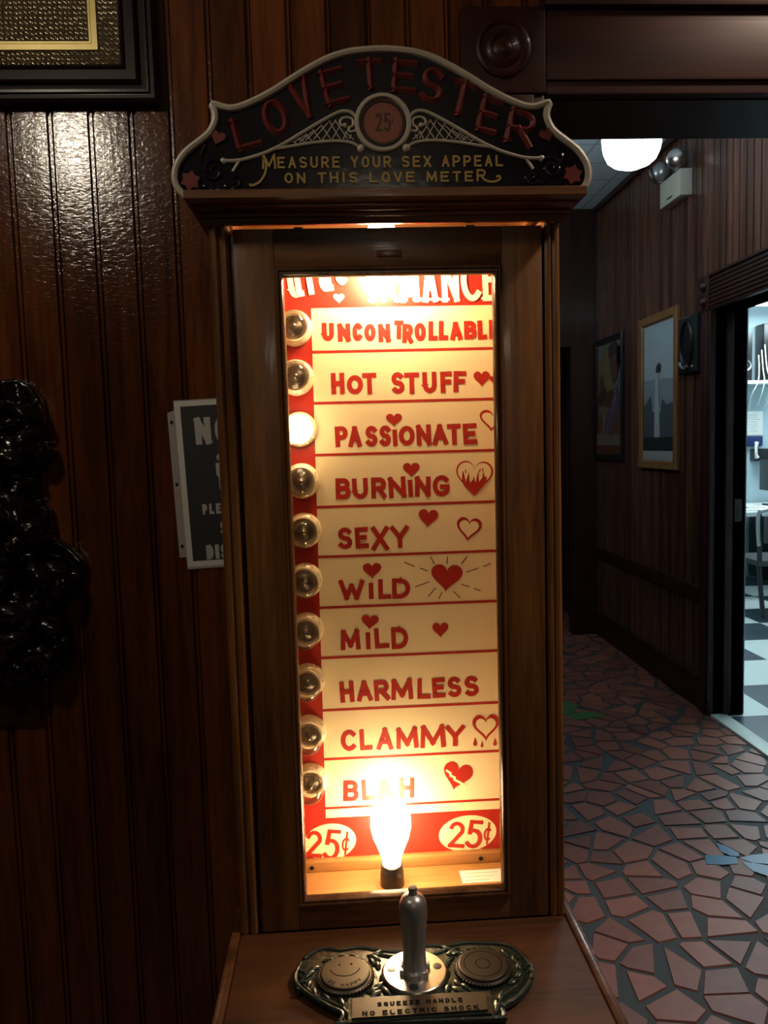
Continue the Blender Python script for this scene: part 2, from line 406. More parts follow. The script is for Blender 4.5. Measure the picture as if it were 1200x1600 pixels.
# ------------------------------------------------------------------ measured positions (metres) of the painted and cast lettering
ROWS = [
 [('U',-0.0124,1.6650,0.0176,0.0260), ('N',0.0109,1.6638,0.0184,0.0257), ('C',0.0302,1.6641,0.0147,0.0260), ('O',0.0484,1.6630,0.0171,0.0246), ('N',0.0693,1.6619,0.0177,0.0261), ('T',0.0906,1.6661,0.0139,0.0267), ('R',0.1033,1.6605,0.0160,0.0276), ('O',0.1216,1.6623,0.0169,0.0262), ('L',0.1404,1.6635,0.0134,0.0276), ('L',0.1557,1.6638,0.0136,0.0276), ('A',0.1740,1.6627,0.0176,0.0262), ('B',0.1952,1.6637,0.0182,0.0263), ('L',0.2127,1.6634,0.0132,0.0274), ('E',0.2298,1.6638,0.0138,0.0278)],
 [('H',-0.0005,1.5907,0.0195,0.0307), ('O',0.0243,1.5885,0.0236,0.0275), ('T',0.0456,1.5896,0.0207,0.0308), ('S',0.0871,1.5895,0.0188,0.0314), ('T',0.1075,1.5887,0.0221,0.0308), ('U',0.1337,1.5892,0.0209,0.0306), ('F',0.1583,1.5892,0.0174,0.0307), ('F',0.1784,1.5893,0.0186,0.0307)],
 [('P',0.0022,1.5137,0.0187,0.0301), ('A',0.0218,1.5131,0.0194,0.0302), ('S',0.0461,1.5131,0.0179,0.0303), ('S',0.0664,1.5131,0.0173,0.0302), ('I',0.0809,1.5099,0.0066,0.0241), ('O',0.0982,1.5124,0.0237,0.0288), ('N',0.1233,1.5127,0.0216,0.0303), ('A',0.1473,1.5127,0.0229,0.0304), ('T',0.1684,1.5127,0.0205,0.0304), ('E',0.1920,1.5127,0.0206,0.0305)],
 [('B',0.0022,1.4372,0.0221,0.0308), ('U',0.0273,1.4366,0.0233,0.0306), ('R',0.0548,1.4368,0.0225,0.0309), ('N',0.0820,1.4369,0.0258,0.0309), ('I',0.1017,1.4345,0.0075,0.0255), ('N',0.1201,1.4367,0.0232,0.0301), ('G',0.1475,1.4371,0.0254,0.0313)],
 [('S',0.0026,1.3635,0.0216,0.0323), ('E',0.0275,1.3634,0.0198,0.0315), ('X',0.0546,1.3615,0.0260,0.0358), ('Y',0.0840,1.3628,0.0278,0.0331)],
 [('W',0.0099,1.2857,0.0384,0.0300), ('I',0.0390,1.2830,0.0079,0.0245), ('L',0.0594,1.2850,0.0194,0.0300), ('D',0.0840,1.2850,0.0273,0.0307)],
 [('M',0.0058,1.2101,0.0299,0.0307), ('I',0.0323,1.2072,0.0077,0.0259), ('L',0.0529,1.2105,0.0220,0.0308), ('D',0.0799,1.2095,0.0256,0.0330)],
 [('H',-0.0019,1.1303,0.0214,0.0323), ('A',0.0245,1.1304,0.0236,0.0311), ('R',0.0505,1.1301,0.0230,0.0317), ('M',0.0812,1.1305,0.0335,0.0318), ('L',0.1148,1.1299,0.0204,0.0312), ('E',0.1371,1.1302,0.0199,0.0309), ('S',0.1610,1.1304,0.0208,0.0316), ('S',0.1872,1.1304,0.0218,0.0316)],
 [('C',-0.0018,1.0547,0.0236,0.0330), ('L',0.0245,1.0547,0.0191,0.0323), ('A',0.0533,1.0545,0.0252,0.0337), ('M',0.0869,1.0542,0.0341,0.0328), ('M',0.1263,1.0546,0.0387,0.0350), ('Y',0.1606,1.0541,0.0297,0.0326)],
 [('B',-0.0006,0.9757,0.0234,0.0328), ('L',0.0251,0.9758,0.0191,0.0326), ('A',0.0503,0.9759,0.0236,0.0322), ('H',0.0845,0.9759,0.0230,0.0320)],
 [('2',-0.0597,0.8944,0.0269,0.0424), ('5',-0.0322,0.8918,0.0254,0.0484), ('¢',-0.0112,0.8928,0.0140,0.0375)],
 [('2',0.1602,0.8970,0.0265,0.0418), ('5',0.1874,0.8961,0.0259,0.0452), ('¢',0.2082,0.8964,0.0136,0.0362)],
]
TOPT = [('u',-0.0582,1.7340,0.0240,0.0442), ('i',-0.0364,1.7372,0.0122,0.0428), ('d',-0.0144,1.7433,0.0210,0.0471), ('e',0.0093,1.7451,0.0204,0.0315)]
ROMT = [('R',0.0611,1.7354,0.0264,0.0608), ('O',0.0890,1.7349,0.0294,0.0609), ('M',0.1074,1.7349,0.0309,0.0604), ('A',0.1372,1.7337,0.0245,0.0590), ('N',0.1670,1.7339,0.0272,0.0594), ('C',0.1977,1.7343,0.0324,0.0590), ('E',0.2268,1.7344,0.0268,0.0590)]
SOCK = [(-0.0607,1.6708), (-0.0606,1.6004), (-0.0588,1.5254), (-0.0579,1.4505), (-0.0573,1.3776), (-0.0587,1.3030), (-0.0595,1.2285), (-0.0604,1.1512), (-0.0609,1.0720), (-0.0612,0.9969)]
OUTL = [(-0.1784, 1.8085), (-0.1867, 1.8175), (-0.19, 1.8282), (-0.1876, 1.843), (-0.1759, 1.8598), (-0.1535, 1.8765), (-0.1444, 1.8849), (-0.1384, 1.8975), (-0.1386, 1.908), (-0.1408, 1.916), (-0.1237, 1.9113), (-0.1085, 1.9127), (-0.0864, 1.9214), (-0.0642, 1.9328), (-0.0419, 1.9464), (-0.0197, 1.9589), (0.0025, 1.9693), (0.0246, 1.9756), (0.0465, 1.9783), (0.0668, 1.9791)]
MLET = [('L', -0.1022, 1.8825, 0.0344, 0.0447, 14), ('O', -0.0655, 1.9003, 0.0344, 0.0493, 17), ('V', -0.0315, 1.9233, 0.031, 0.0573, 20), ('E', 0.0068, 1.9358, 0.0321, 0.0493, 14), ('T', 0.0512, 1.9504, 0.0344, 0.0413, 3), ('E', 0.0928, 1.9476, 0.033, 0.0449, -6), ('S', 0.1272, 1.9371, 0.033, 0.0484, -14), ('T', 0.1631, 1.9216, 0.0307, 0.0496, -17), ('E', 0.1967, 1.9017, 0.0295, 0.0508, -16), ('R', 0.2365, 1.886, 0.0401, 0.0484, -14)]
W_UP = [(0.0327, 1.8997), (0.0267, 1.9051), (0.0191, 1.9068), (0.0091, 1.9047), (-0.011, 1.8947), (-0.0334, 1.8821), (-0.0558, 1.8695), (-0.0781, 1.8591), (-0.1024, 1.8518), (-0.1156, 1.8496), (-0.1309, 1.8493)]
W_TAIL = [(-0.1101, 1.8508), (-0.1147, 1.8445), (-0.1201, 1.8365)]
W_LOW = [(-0.067, 1.8632), (-0.0494, 1.8656), (-0.0229, 1.8697), (0.0058, 1.8716), (0.0256, 1.8694), (0.0375, 1.8629)]
W_CURL = [(0.0316, 1.8838), (0.0249, 1.8828), (0.0235, 1.8871), (0.0284, 1.8902), (0.0282, 1.8966), (0.0232, 1.8992), (0.0166, 1.8988), (0.0127, 1.8945), (0.0148, 1.8903), (0.0185, 1.8903)]
W_LAT = [(-0.0469, 1.8726, -0.0416, 1.8694), (-0.0402, 1.8768, -0.0316, 1.8715), (-0.0308, 1.8821, -0.0228, 1.8725), (-0.0212, 1.8863, -0.0118, 1.8735), (-0.0111, 1.8921, 0.0004, 1.8744), (-0.0011, 1.8967, 0.0125, 1.8737), (0.0066, 1.8967, 0.0213, 1.8743), (0.0183, 1.8828, 0.029, 1.8732), (0.0216, 1.8839, 0.0158, 1.8743), (0.0142, 1.8924, 0.0026, 1.8744), (0.0077, 1.8967, -0.0096, 1.8734), (-0.0023, 1.8936, -0.0206, 1.8735), (-0.0112, 1.8894, -0.0305, 1.8725), (-0.0202, 1.8841, -0.0371, 1.8715), (-0.0291, 1.8799, -0.0448, 1.8705), (0.0259, 1.8796, 0.0235, 1.8743)]
SWASH = [(-0.0816, 1.8527), (-0.0791, 1.8442), (-0.0813, 1.8335), (-0.0883, 1.824), (-0.0972, 1.8202), (-0.1004, 1.822)]
SWASH2 = [(0.1857, 1.8275), (0.1926, 1.8226), (0.2019, 1.8218), (0.2089, 1.8251), (0.2078, 1.8284), (0.2043, 1.8274)]
PLATE = [(-0.078, 0.927), (-0.068, 0.956), (-0.046, 0.975), (-0.022, 0.97), (0.002, 0.973), (0.028, 0.965), (0.06, 0.959), (0.09, 0.968), (0.119, 0.965), (0.143, 0.969), (0.167, 0.966), (0.198, 0.958), (0.213, 0.935), (0.217, 0.911), (0.21, 0.887), (0.188, 0.862), (0.168, 0.849), (0.166, 0.834), (0.15, 0.832), (-0.012, 0.839), (-0.023, 0.839), (-0.019, 0.855), (-0.035, 0.868), (-0.062, 0.893), (-0.076, 0.912)]
RAYS = [(0.0896, 1.3249, 0.1053, 1.3173), (0.1128, 1.3149, 0.1249, 1.3099), (0.129, 1.3318, 0.1349, 1.3199), (0.155, 1.3308, 0.1535, 1.3192), (0.1849, 1.3304, 0.1755, 1.3191), (0.2206, 1.318, 0.2085, 1.3135), (0.2014, 1.3117, 0.1829, 1.3059), (0.1743, 1.288, 0.1871, 1.2835), (0.1938, 1.2811, 0.2039, 1.2767), (0.1624, 1.2777, 0.173, 1.2674), (0.1456, 1.2774, 0.1401, 1.2668), (0.1359, 1.2842, 0.1246, 1.2711), (0.127, 1.2938, 0.1051, 1.2866)]

# ------------------------------------------------------------------ the setting
def planks(mb, u0, u1, v0, v1, fn, off, B=BOARD, deep=.006, gw=.0065):
    pr = []
    k = math.floor((u0-off)/B)
    while True:
        g = off+k*B
        if g-gw > u1: break
        for du, d in ((-gw, 0), (-gw+.0012, -deep), (-.0026, -deep), (-.0012, -.0018), (.0012, -.0018), (.0026, -deep), (gw-.0012, -deep), (gw, 0)):
            if u0 <= g+du <= u1: pr.append((g+du, d))
        k += 1
    if not pr or pr[0][0] > u0: pr.insert(0, (u0, pr[0][1] if pr else 0))
    if pr[-1][0] < u1: pr.append((u1, pr[-1][1]))
    vs = []; fs = []
    for u, d in pr: vs += [fn(u, v0, d), fn(u, v1, d)]
    for i in range(len(pr)-1): fs.append((2*i, 2*i+2, 2*i+3, 2*i+1))
    mb.add(vs, fs)

YW, YB = 1.33, 1.48          # front face and back of the wall behind the machine
XR = 1.94                    # right wall of the corridor
OPL, OPR, OPT = .351, 1.70, 2.063   # opening into the corridor

def voronoi_tiles(x0, x1, y0, y1, sx, sy):
    rnd = random.Random(5); seeds = {}
    nx = int((x1-x0)/sx)+2; ny = int((y1-y0)/sy)+2
    for j in range(-1, ny):
        for i in range(-1, nx):
            seeds[i, j] = (x0+(i+.5+(j % 2)*.45+rnd.uniform(-.46, .46))*sx, y0+(j+.5+rnd.uniform(-.44, .44))*sy)
    cells = []
    for (i, j), p in seeds.items():
        poly = [(p[0]-.4, p[1]-.4), (p[0]+.4, p[1]-.4), (p[0]+.4, p[1]+.4), (p[0]-.4, p[1]+.4)]
        for di in range(-3, 4):
            for dj in range(-2, 3):
                q = seeds.get((i+di, j+dj))
                if q is None or q == p: continue
                mx, my = (p[0]+q[0])/2, (p[1]+q[1])/2; dx, dy = q[0]-p[0], q[1]-p[1]; L = math.hypot(dx, dy)
                dx /= L; dy /= L; gw = rnd.uniform(.002, .012)
                new = []
                for a in range(len(poly)):
                    A, Bq = poly[a], poly[(a+1) % len(poly)]
                    da = (A[0]-mx)*dx+(A[1]-my)*dy+gw; db = (Bq[0]-mx)*dx+(Bq[1]-my)*dy+gw
                    if da <= 0: new.append(A)
                    if da*db < 0:
                        t = da/(da-db); new.append((A[0]+(Bq[0]-A[0])*t, A[1]+(Bq[1]-A[1])*t))
                poly = new
                if len(poly) < 3: break
            if len(poly) < 3: break
        if len(poly) < 3: continue
        while len(poly) > 5 or (len(poly) > 4 and rnd.random() < .45):      # drop the corner of the shortest side
            k = min(range(len(poly)), key=lambda a: math.dist(poly[a], poly[(a+1) % len(poly)])); poly.pop(k)
        cells.append([(min(max(a, x0), x1), min(max(b, y0), y1)) for a, b in poly])
    return cells

def floor_mat():
    m, t, b = nt('red_floor_tile')
    ge = N(t, 'ShaderNodeNewGeometry'); cr = N(t, 'ShaderNodeValToRGB'); e = cr.color_ramp.elements
    e[0].color = (.17, .060, .044, 1); e[1].color = (.30, .105, .07, 1)
    t.links.new(ge.outputs['Random Per Island'], cr.inputs[0])
    tc = N(t, 'ShaderNodeTexCoord'); no = N(t, 'ShaderNodeTexNoise'); no.inputs['Scale'].default_value = 25; t.links.new(tc.outputs['Object'], no.inputs[0])
    mr = N(t, 'ShaderNodeMapRange'); mr.inputs[3].default_value = .75; mr.inputs[4].default_value = 1.2; t.links.new(no.outputs['Fac'], mr.inputs[0])
    mx = N(t, 'ShaderNodeMix', data_type='RGBA', blend_type='MULTIPLY'); mx.inputs['Factor'].default_value = 1
    t.links.new(cr.outputs[0], mx.inputs['A']); t.links.new(mr.outputs[0], mx.inputs['B']); t.links.new(mx.outputs['Result'], b.inputs['Base Color'])
    b.inputs['Roughness'].default_value = .45
    return m
M_TILE = floor_mat()
M_GROUT = plain('dark_grout', (.045, .048, .05), .7, bump=.4, bscale=50)

mb = MB(); mb.box(-2.6, XR, -2.6, 6.9, -.06, -.004, mi=1)
for c in voronoi_tiles(-1.3, XR-.01, -.1, 6.8, .130, .108):
    ar = sum(c[i][0]*c[(i+1) % len(c)][1]-c[(i+1) % len(c)][0]*c[i][1] for i in range(len(c)))/2
    if ar < .001: continue
    cx = sum(p[0] for p in c)/len(c); cy = sum(p[1] for p in c)/len(c)
    n = len(c); vs = [(x, y, -.004) for x, y in c]+[(x+(cx-x)*.03, y+(cy-y)*.03, 0) for x, y in c]
    mb.add(vs, [tuple(range(n, 2*n))]+[(i, (i+1) % n, n+(i+1) % n, n+i) for i in range(n)], 0)
floor = struct(mb.build('floor', [M_TILE, M_GROUT], smooth=0), 'broken red tile floor set in dark grout')
M_BLUE = plain('blue_tile', (.045, .16, .30), .35); M_GREEN = plain('green_tile', (.06, .15, .05), .4)
def inlay(name, polys, m):
    mb = MB()
    for p in polys: mb.poly(p, TOP(0), .0002, .0016)
    o = mb.build(name, m, floor, smooth=0); return o
PET = [[(1.235, 2.556), (1.258, 2.612), (1.315, 2.605), (1.362, 2.588), (1.345, 2.546), (1.29, 2.545)],
       [(1.325, 2.632), (1.337, 2.69), (1.36, 2.672), (1.385, 2.612), (1.371, 2.592), (1.345, 2.60)],
       [(1.368, 2.583), (1.42, 2.597), (1.50, 2.60), (1.545, 2.582), (1.53, 2.545), (1.46, 2.53), (1.40, 2.545)],
       [(1.365, 2.555), (1.40, 2.545), (1.45, 2.52), (1.50, 2.47), (1.46, 2.43), (1.405, 2.46), (1.37, 2.50)]]
lab(inlay('dragonfly_inlay', PET, M_BLUE), 'blue tile shape with four wings set into the red floor')
GR = [[(1.18, 4.06), (1.30, 4.22), (1.24, 4.33), (1.15, 4.2)], [(1.2, 4.0), (1.42, 4.05), (1.30, 4.13), (1.2, 4.09)], [(1.05, 4.1), (1.16, 4.05), (1.13, 4.2), (1.03, 4.25)]]
lab(inlay('leaf_inlay', GR, M_GREEN), 'small green tile shape set into the corridor floor')

# wall behind the machine: varnished planks, a cased opening on the right
mb = MB(); fn = FRONT(YW)
planks(mb, -2.6, .225, 0, 2.9, fn, GROOVE0)
planks(mb, .225, XR, 2.19, 2.9, fn, GROOVE0)
planks(mb, 1.82, XR, 0, 2.19, fn, GROOVE0)
mb.box(-2.6, OPL, YW+.007, YB, 0, 3.3); mb.box(OPL, OPR, YW+.007, YB, OPT, 3.3); mb.box(OPR, XR, YW+.007, YB, 0, 3.3)
struct(mb.build('wall_back', M_PLANK), 'dark varnished plank wall behind the machine')
mb = MB()
mb.box(.217, OPL+.001, 1.309, YW+.004, 0, OPT, .004); mb.box(.235, .333, 1.303, 1.312, 0, OPT-.002, .003)
struct(mb.build('trim_1', M_TRIMV), 'dark upright casing of the opening, mostly behind the machine')
mb = MB(); mb.box(.215, OPL+.003, 1.304, YW+.004, OPT, 2.198, .004)
mb.lathe([(.045, 0), (.0445, .006), (.040, .008), (.036, .004), (.030, .0035), (.027, .007), (.022, .009), (.016, .005), (.009, .009), (0, .011)], (.283, 1.304, 2.131), 'Y', 48)
struct(mb.build('trim_2', M_TRIMV), 'square corner block with a turned bullseye rosette')
mb = MB(); mb.box(OPL+.003, OPR+.14, 1.309, YW+.004, OPT, 2.195, .004); mb.box(OPL+.003, OPR+.12, 1.303, 1.312, OPT+.02, 2.175, .003)
mb.box(OPL, OPR+.14, 1.298, YW+.004, 2.197, 2.222, .004)
struct(mb.build('trim_3', M_TRIM), 'dark header casing over the opening to the corridor')
mb = MB(); mb.box(OPL, OPR, YW, YB+.015, OPT-.002, OPT+.03); mb.box(OPL-.03, OPL, YW, YB+.015, 0, OPT); mb.box(OPR, OPR+.03, YW, YB+.015, 0, OPT)
mb.box(OPR, OPR+.13, 1.309, YW+.004, 0, OPT, .004)
struct(mb.build('trim_4', M_TRIM), 'dark jamb lining inside the opening')

# front room shell (the camera stands in it)
M_ROOM = plain('dark_room_wall', (.085, .055, .04), .6); M_ROOMC = plain('brown_room_ceiling', (.16, .12, .09), .8)
mb = MB(); mb.box(-2.7, -2.6, -2.6, YB, 0, 3.3); struct(mb.build('wall_left', M_ROOM))
mb = MB(); mb.box(-2.7, 2.2, -2.7, -2.6, 0, 3.3); struct(mb.build('wall_front', M_ROOM))
mb = MB(); mb.box(-2.7, XR, -2.7, YW, 2.9, 3.0); struct(mb.build('ceiling', M_ROOMC), 'ceiling of the front room')

# corridor: right wall of beadboard with an office door opening
DY0, DY1, DZ = 3.05, 3.97, 2.145
mb = MB(); fs = SIDE(XR)
planks(mb, -5.83, -DY1-.04, 0, 3.2, fs, .02); planks(mb, -DY1-.04, -DY0+.04, DZ, 3.2, fs, .02); planks(mb, -DY0+.04, 2.6, 0, 3.2, fs, .02)
for a, b, z in ((DY1, 7.0, 0), (DY0, DY1, DZ), (-2.6, DY0, 0)): mb.box(XR+.007, 2.11, a, b, z, 3.3)
struct(mb.build('wall_right', M_PLANK_R), 'brown beadboard wall along the corridor')
mb = MB()
mb.box(XR-.016, XR, DY1+.11, 5.82, 0, .17, .004); mb.box(XR-.022, XR, DY1+.11, 5.82, .165, .185, .004)
struct(mb.build('baseboard_right', M_TRIM), 'dark baseboard along the corridor wall')
mb = MB(); mb.box(XR-.016, XR, DY1+.11, 5.82, .60, .68, .004)
struct(mb.build('trim_5', M_TRIM), 'dark chair rail along the corridor wall')
mb = MB(); mb.box(XR-.022, XR, DY1, DY1+.107, 0, DZ, .004); mb.box(XR-.027, XR-.02, DY1+.02, DY1+.09, 0, DZ, .003)
mb.box(XR-.022, XR, DY0-.107, DY0, 0, DZ, .004)
struct(mb.build('trim_6', M_TRIMV), 'dark upright casing of the office door')
mb = MB(); mb.box(XR-.022, XR, DY0, DY1+.004, DZ, DZ+.165, .003)
for k in range(7): mb.tube([(XR-.022, DY0, DZ+.02+.021*k), (XR-.022, DY1, DZ+.02+.021*k)], .007, 8)
mb.box(XR-.034, XR, DY0-.1, DY1+.004, DZ+.165, DZ+.18, .003)
struct(mb.build('trim_7', M_TRIM), 'fluted header over the office door')
mb = MB(); mb.box(XR-.030, XR, DY1+.004, DY1+.125, DZ-.004, DZ+.18, .004)
for dz in (.045, .125): mb.lathe([(.034, 0), (.032, .006), (.024, .004), (.02, .010), (.010, .016), (0, .018)], (XR-.030, DY1+.064, DZ+dz), 'X', 32)
struct(mb.build('trim_8', M_TRIMV), 'corner block with two turned bosses beside the office door')
mb = MB(); mb.box(XR, 2.115, DY1, DY1+.02, 0, DZ); mb.box(XR+.06, XR+.10, DY1-.014, DY1, 0, DZ-.02, .003); mb.box(XR, 2.115, DY0-.02, DY0, 0, DZ); mb.box(XR, 2.115, DY0-.02, DY1+.02, DZ, DZ+.02)
door = struct(mb.build('door_1', M_TRIMV), 'dark jamb of the office doorway')
mb = MB(); mb.box(2.055, 2.095, DY1-.004, DY1, 1.045, 1.165, .001, 0); mb.box(2.066, 2.085, DY1-.0055, DY1-.003, 1.085, 1.125, 0, 1)
lab(mb.build('strike_plate', [M_BRONZE, M_BLACK], door), 'brass strike plate on the jamb')
M_MARBLE = plain('pale_threshold_stone', (.60, .66, .62), .35, bscale=8)
mb = MB(); mb.box(XR-.005, 2.02, DY0, DY1, -.01, .012, .003); struct(mb.build('trim_9', M_MARBLE), 'pale stone threshold of the office door')

# far end of the corridor, its left wall, its ceiling
mb = MB()
mb.box(1.744, XR+.01, 5.82, 5.92, 0, 2.19); mb.box(-1.6, XR+.01, 5.82, 5.92, 2.19, 3.3); mb.box(-1.6, .85, 5.82, 5.92, 0, 2.19)
mb.box(-1.6, XR+.01, 6.75, 6.85, 0, 3.3)
struct(mb.build('wall_far', M_TRIMV), 'dark wall at the far end of the corridor')
mb = MB(); mb.box(-1.7, -1.6, YB, 6.85, 0, 3.3); struct(mb.build('wall_corridor', M_TRIMV))
m, t, b = nt('pale_ceiling_tile')
tc = N(t, 'ShaderNodeTexCoord'); br = N(t, 'ShaderNodeTexBrick'); br.offset = 0
br.inputs['Color1'].default_value = (.66, .82, .90, 1); br.inputs['Color2'].default_value = (.62, .78, .86, 1); br.inputs['Mortar'].default_value = (.36, .45, .50, 1)  # blue cast of the lamp light put into the tile colour
br.inputs['Scale'].default_value = 1; br.inputs['Mortar Size'].default_value = .006; br.inputs['Brick Width'].default_value = .305; br.inputs['Row Height'].default_value = .305
t.links.new(tc.outputs['Object'], br.inputs[0]); t.links.new(br.outputs[0], b.inputs['Base Color']); b.inputs['Roughness'].default_value = .7
M_CEIL = m
mb = MB(); mb.box(-1.6, XR+.01, YB, 6.75, 3.19, 3.25); struct(mb.build('ceiling_corridor', M_CEIL), 'pale tiled corridor ceiling')
mb = MB(); mb.box(XR-.03, XR, YB, 5.82, 3.15, 3.19, .006); struct(mb.build('trim_10', M_TRIM), 'dark moulding between the corridor wall and ceiling')

# office beyond the door
M_OWALL = plain('pale_blue_office_wall', (.42, .52, .56), .6, bscale=3)
m, t, b = nt('office_floor'); tc = N(t, 'ShaderNodeTexCoord'); mp = N(t, 'ShaderNodeMapping'); mp.inputs['Location'].default_value = (.2, .05, .01)
ck = N(t, 'ShaderNodeTexChecker'); ck.inputs['Color1'].default_value = (.035, .055, .075, 1); ck.inputs['Color2'].default_value = (.62, .68, .66, 1); ck.inputs['Scale'].default_value = 2.0
t.links.new(tc.outputs['Object'], mp.inputs[0]); t.links.new(mp.outputs[0], ck.inputs[0]); t.links.new(ck.outputs[0], b.inputs['Base Color']); b.inputs['Roughness'].default_value = .35
M_OFLOOR = m
mb = MB(); mb.box(2.02, 5.2, 2.4, 8.1, -.06, -.002); struct(mb.build('floor_office', M_OFLOOR), 'black and white office floor')
mb = MB(); mb.box(2.11, 5.3, 8.0, 8.1, 0, 2.9); mb.box(5.2, 5.3, 2.4, 8.0, 0, 2.9); mb.box(2.11, 5.3, 2.3, 2.4, 0, 2.9)
mb.box(2.111, 2.13, DY1+.02, 8.0, 0, 2.9); mb.box(2.111, 2.13, 2.4, DY0-.02, 0, 2.9)
struct(mb.build('wall_office', M_OWALL), 'pale office walls')
mb = MB(); mb.box(2.11, 5.3, 2.3, 8.1, 2.85, 2.95); struct(mb.build('ceiling_office', M_CEIL))

# ------------------------------------------------------------------ the love tester machine
XL, XRr, YF = -.160, .2965, 1.03      # upper cabinet: left, right, face
ZS = .833                              # shelf top
XC = .0653
arcade = thing('arcade_machine', 'tall wooden coin machine with a lit score panel and a black curved sign on top', 'arcade machine', (XC, 1.07, 0))
A = arcade
# base cabinet and shelf
mb = MB(); mb.box(-.155, .291, .83, 1.29, 0, .815, .004); mb.box(-.165, .301, .822, 1.29, 0, .09, .005)
lab(mb.build('base_cabinet', M_CABV, A), 'stained oak base cabinet')
mb = MB(); mb.box(-.158, .294, .818, 1.03, .812, ZS, .002); shelf = lab(mb.build('shelf', M_SHELF, A), 'stained oak shelf in front of the window')
mb = MB(); mb.box(.2945, .308, .805, 1.30, .78, ZS+.003, .004); mb.box(-.172, -.1585, .805, 1.30, .78, ZS+.003, .004); mb.box(-.158, .2942, .805, .8175, .78, ZS+.003, .004)
lab(mb.build('shelf_edge', M_BEAD, shelf), 'dark moulding round the shelf')
# upper cabinet shell
ZT = 1.783
mb = MB()
mb.box(XL+.002, XL+.02, 1.046, 1.29, ZS, ZT+.01); mb.box(XRr-.02, XRr-.002, 1.046, 1.29, ZS, ZT+.01); mb.box(XL+.002, XRr-.002, 1.275, 1.29, ZS, ZT+.01)
body = lab(mb.build('cabinet_body', M_CABV, A), 'stained oak upper cabinet')
def post(x0, x1):
    mb = MB(); w = x1-x0
    mb.box(x0, x1, YF+.006, 1.06, ZS, ZT, .003)
    for f in (.27, .72): mb.tube([(x0+w*f, YF+.006, ZS), (x0+w*f, YF+.006, ZT)], w*.25, 10)
    return lab(mb.build('corner_post', M_CABV, A), 'reeded oak corner post')
post(XL, -.1325); post(.2738, XRr)
# inside of the cabinet
mb = MB(); mb.box(XL+.02, XRr-.02, 1.05, 1.275, ZS+.003, .857)
mb.box(XL+.0202, XL+.026, 1.052, 1.274, .857, ZT); mb.box(XRr-.026, XRr-.0202, 1.052, 1.274, .857, ZT)
mb.box(XL+.026, XRr-.026, 1.134, 1.1485, .8575, .8725, .001)
inn = lab(mb.build('cabinet_interior', M_CABIN, A), 'golden oak floor and sides inside the cabinet')
for x in (-.0635, .194): MB().lathe([(.0035, 0), (.003, .001), (0, .0016)], (x, 1.134, .8645), 'Y', 14).build('screw', M_DARKMETAL, inn)
mb = MB(); mb.box(.158, .224, 1.081, 1.115, .857, .8578)
for k in range(3): mb.box(.165, .215-.008*k, 1.106-.009*k, 1.1075-.009*k, .8578, .858, mi=1)
lab(mb.build('paper_slip', [M_PAPER, plain('grey_slip_print', (.45, .40, .3), .6)], inn), 'small cream paper slip on the cabinet floor')
# door
DL, DR, DB, DTp = -.1285, .2712, ZS+.0015, 1.7793
WL, WR, WB, WT = -.0772, .2174, .868, 1.7305
dr = lab(MB().box(DL, WL, YF, 1.05, DB, DTp, .0015).build('door', M_CABV, A), 'oak glazed door of the upper cabinet, left stile')
lab(MB().box(WR, DR, YF, 1.05, DB, DTp, .0015).build('door_stile', M_CABV, dr), 'right oak stile')
mb = MB(); mb.box(XL+.02, DL+.012, 1.0505, 1.058, .857, ZT); mb.box(DR-.012, XRr-.02, 1.0505, 1.058, .857, ZT)  # added strips, close the gaps where cabinet light leaked past the door
lab(mb.build('light_stop', M_BEAD, A), 'added dark strips behind the door that block leaking light')
for a, b, n_ in ((WT, DTp, 'top'), (DB, WB, 'bottom')): lab(MB().box(WL+.0003, WR-.0003, YF+.0004, 1.05, a, b, .001).build('door_rail', M_CABH, dr), 'oak %s rail with cross grain' % n_)
mb = MB(); mb.frame(WL, WR, WB, WT, [(-.001, -.012), (-.0005, .0005), (.0022, .0036), (.0045, .0032), (.0052, .0008), (.0062, .0022), (.0085, .0020), (.0105, -.001), (.0112, -.010)], FRONT(YF))
lab(mb.build('glazing_bead', M_BEAD, dr), 'dark moulded bead round the glass')
mb = MB(); mb.box(WL+.005, WR-.005, 1.041, 1.044, WB+.005, WT-.005); lab(mb.build('glass_pane', M_GLASS, dr), 'clear glass pane')
mb = MB(); mb.box(.055, .087, YF-.0008, YF+.002, 1.742, 1.7505, .0004); mb.box(.0685, .0735, YF-.0014, YF, 1.744, 1.748, mi=1)
mb.build('lock_plate', [M_BEAD, M_BLACK], dr)
for x in (-.045, .178): MB().box(x-.006, x+.006, YF+.004, YF+.03, DTp-.0005, DTp+.003, .0008).build('door_catch', M_DARKMETAL, dr)
# cornice
def ring(mb, prof):
    vs = []; fs = []
    for o, p, z in prof:
        vs += [(XL-o, YF-p, z), (XRr+o, YF-p, z), (XRr+o, 1.315, z), (XL-o, 1.315, z)]
    for j in range(len(prof)-1):
        for i in range(4): k = (i+1) % 4; fs.append((j*4+i, j*4+k, j*4+4+k, j*4+4+i))
    mb.add(vs, fs)
mb = MB(); ring(mb, [(-.006, -.002, ZT+.0005), (.000, .005, ZT), (.003, .006, ZT+.0008), (.0045, .0075, ZT+.0075), (.0065, .0125, ZT+.0082), (.0080, .0150, ZT+.0105), (.0075, .0155, ZT+.0130), (.0115, .030, ZT+.0140), (.0130, .033, ZT+.0160), (.0128, .0335, ZT+.0178), (.0182, .0475, ZT+.0186), (.019, .050, ZT+.0200), (.019, .050, ZT+.0290), (.0165, .049, ZT+.0300), (-.012, -.022, ZT+.0302)])
cornice = lab(mb.build('cornice', M_CABH, A), 'stepped oak cornice under the sign')
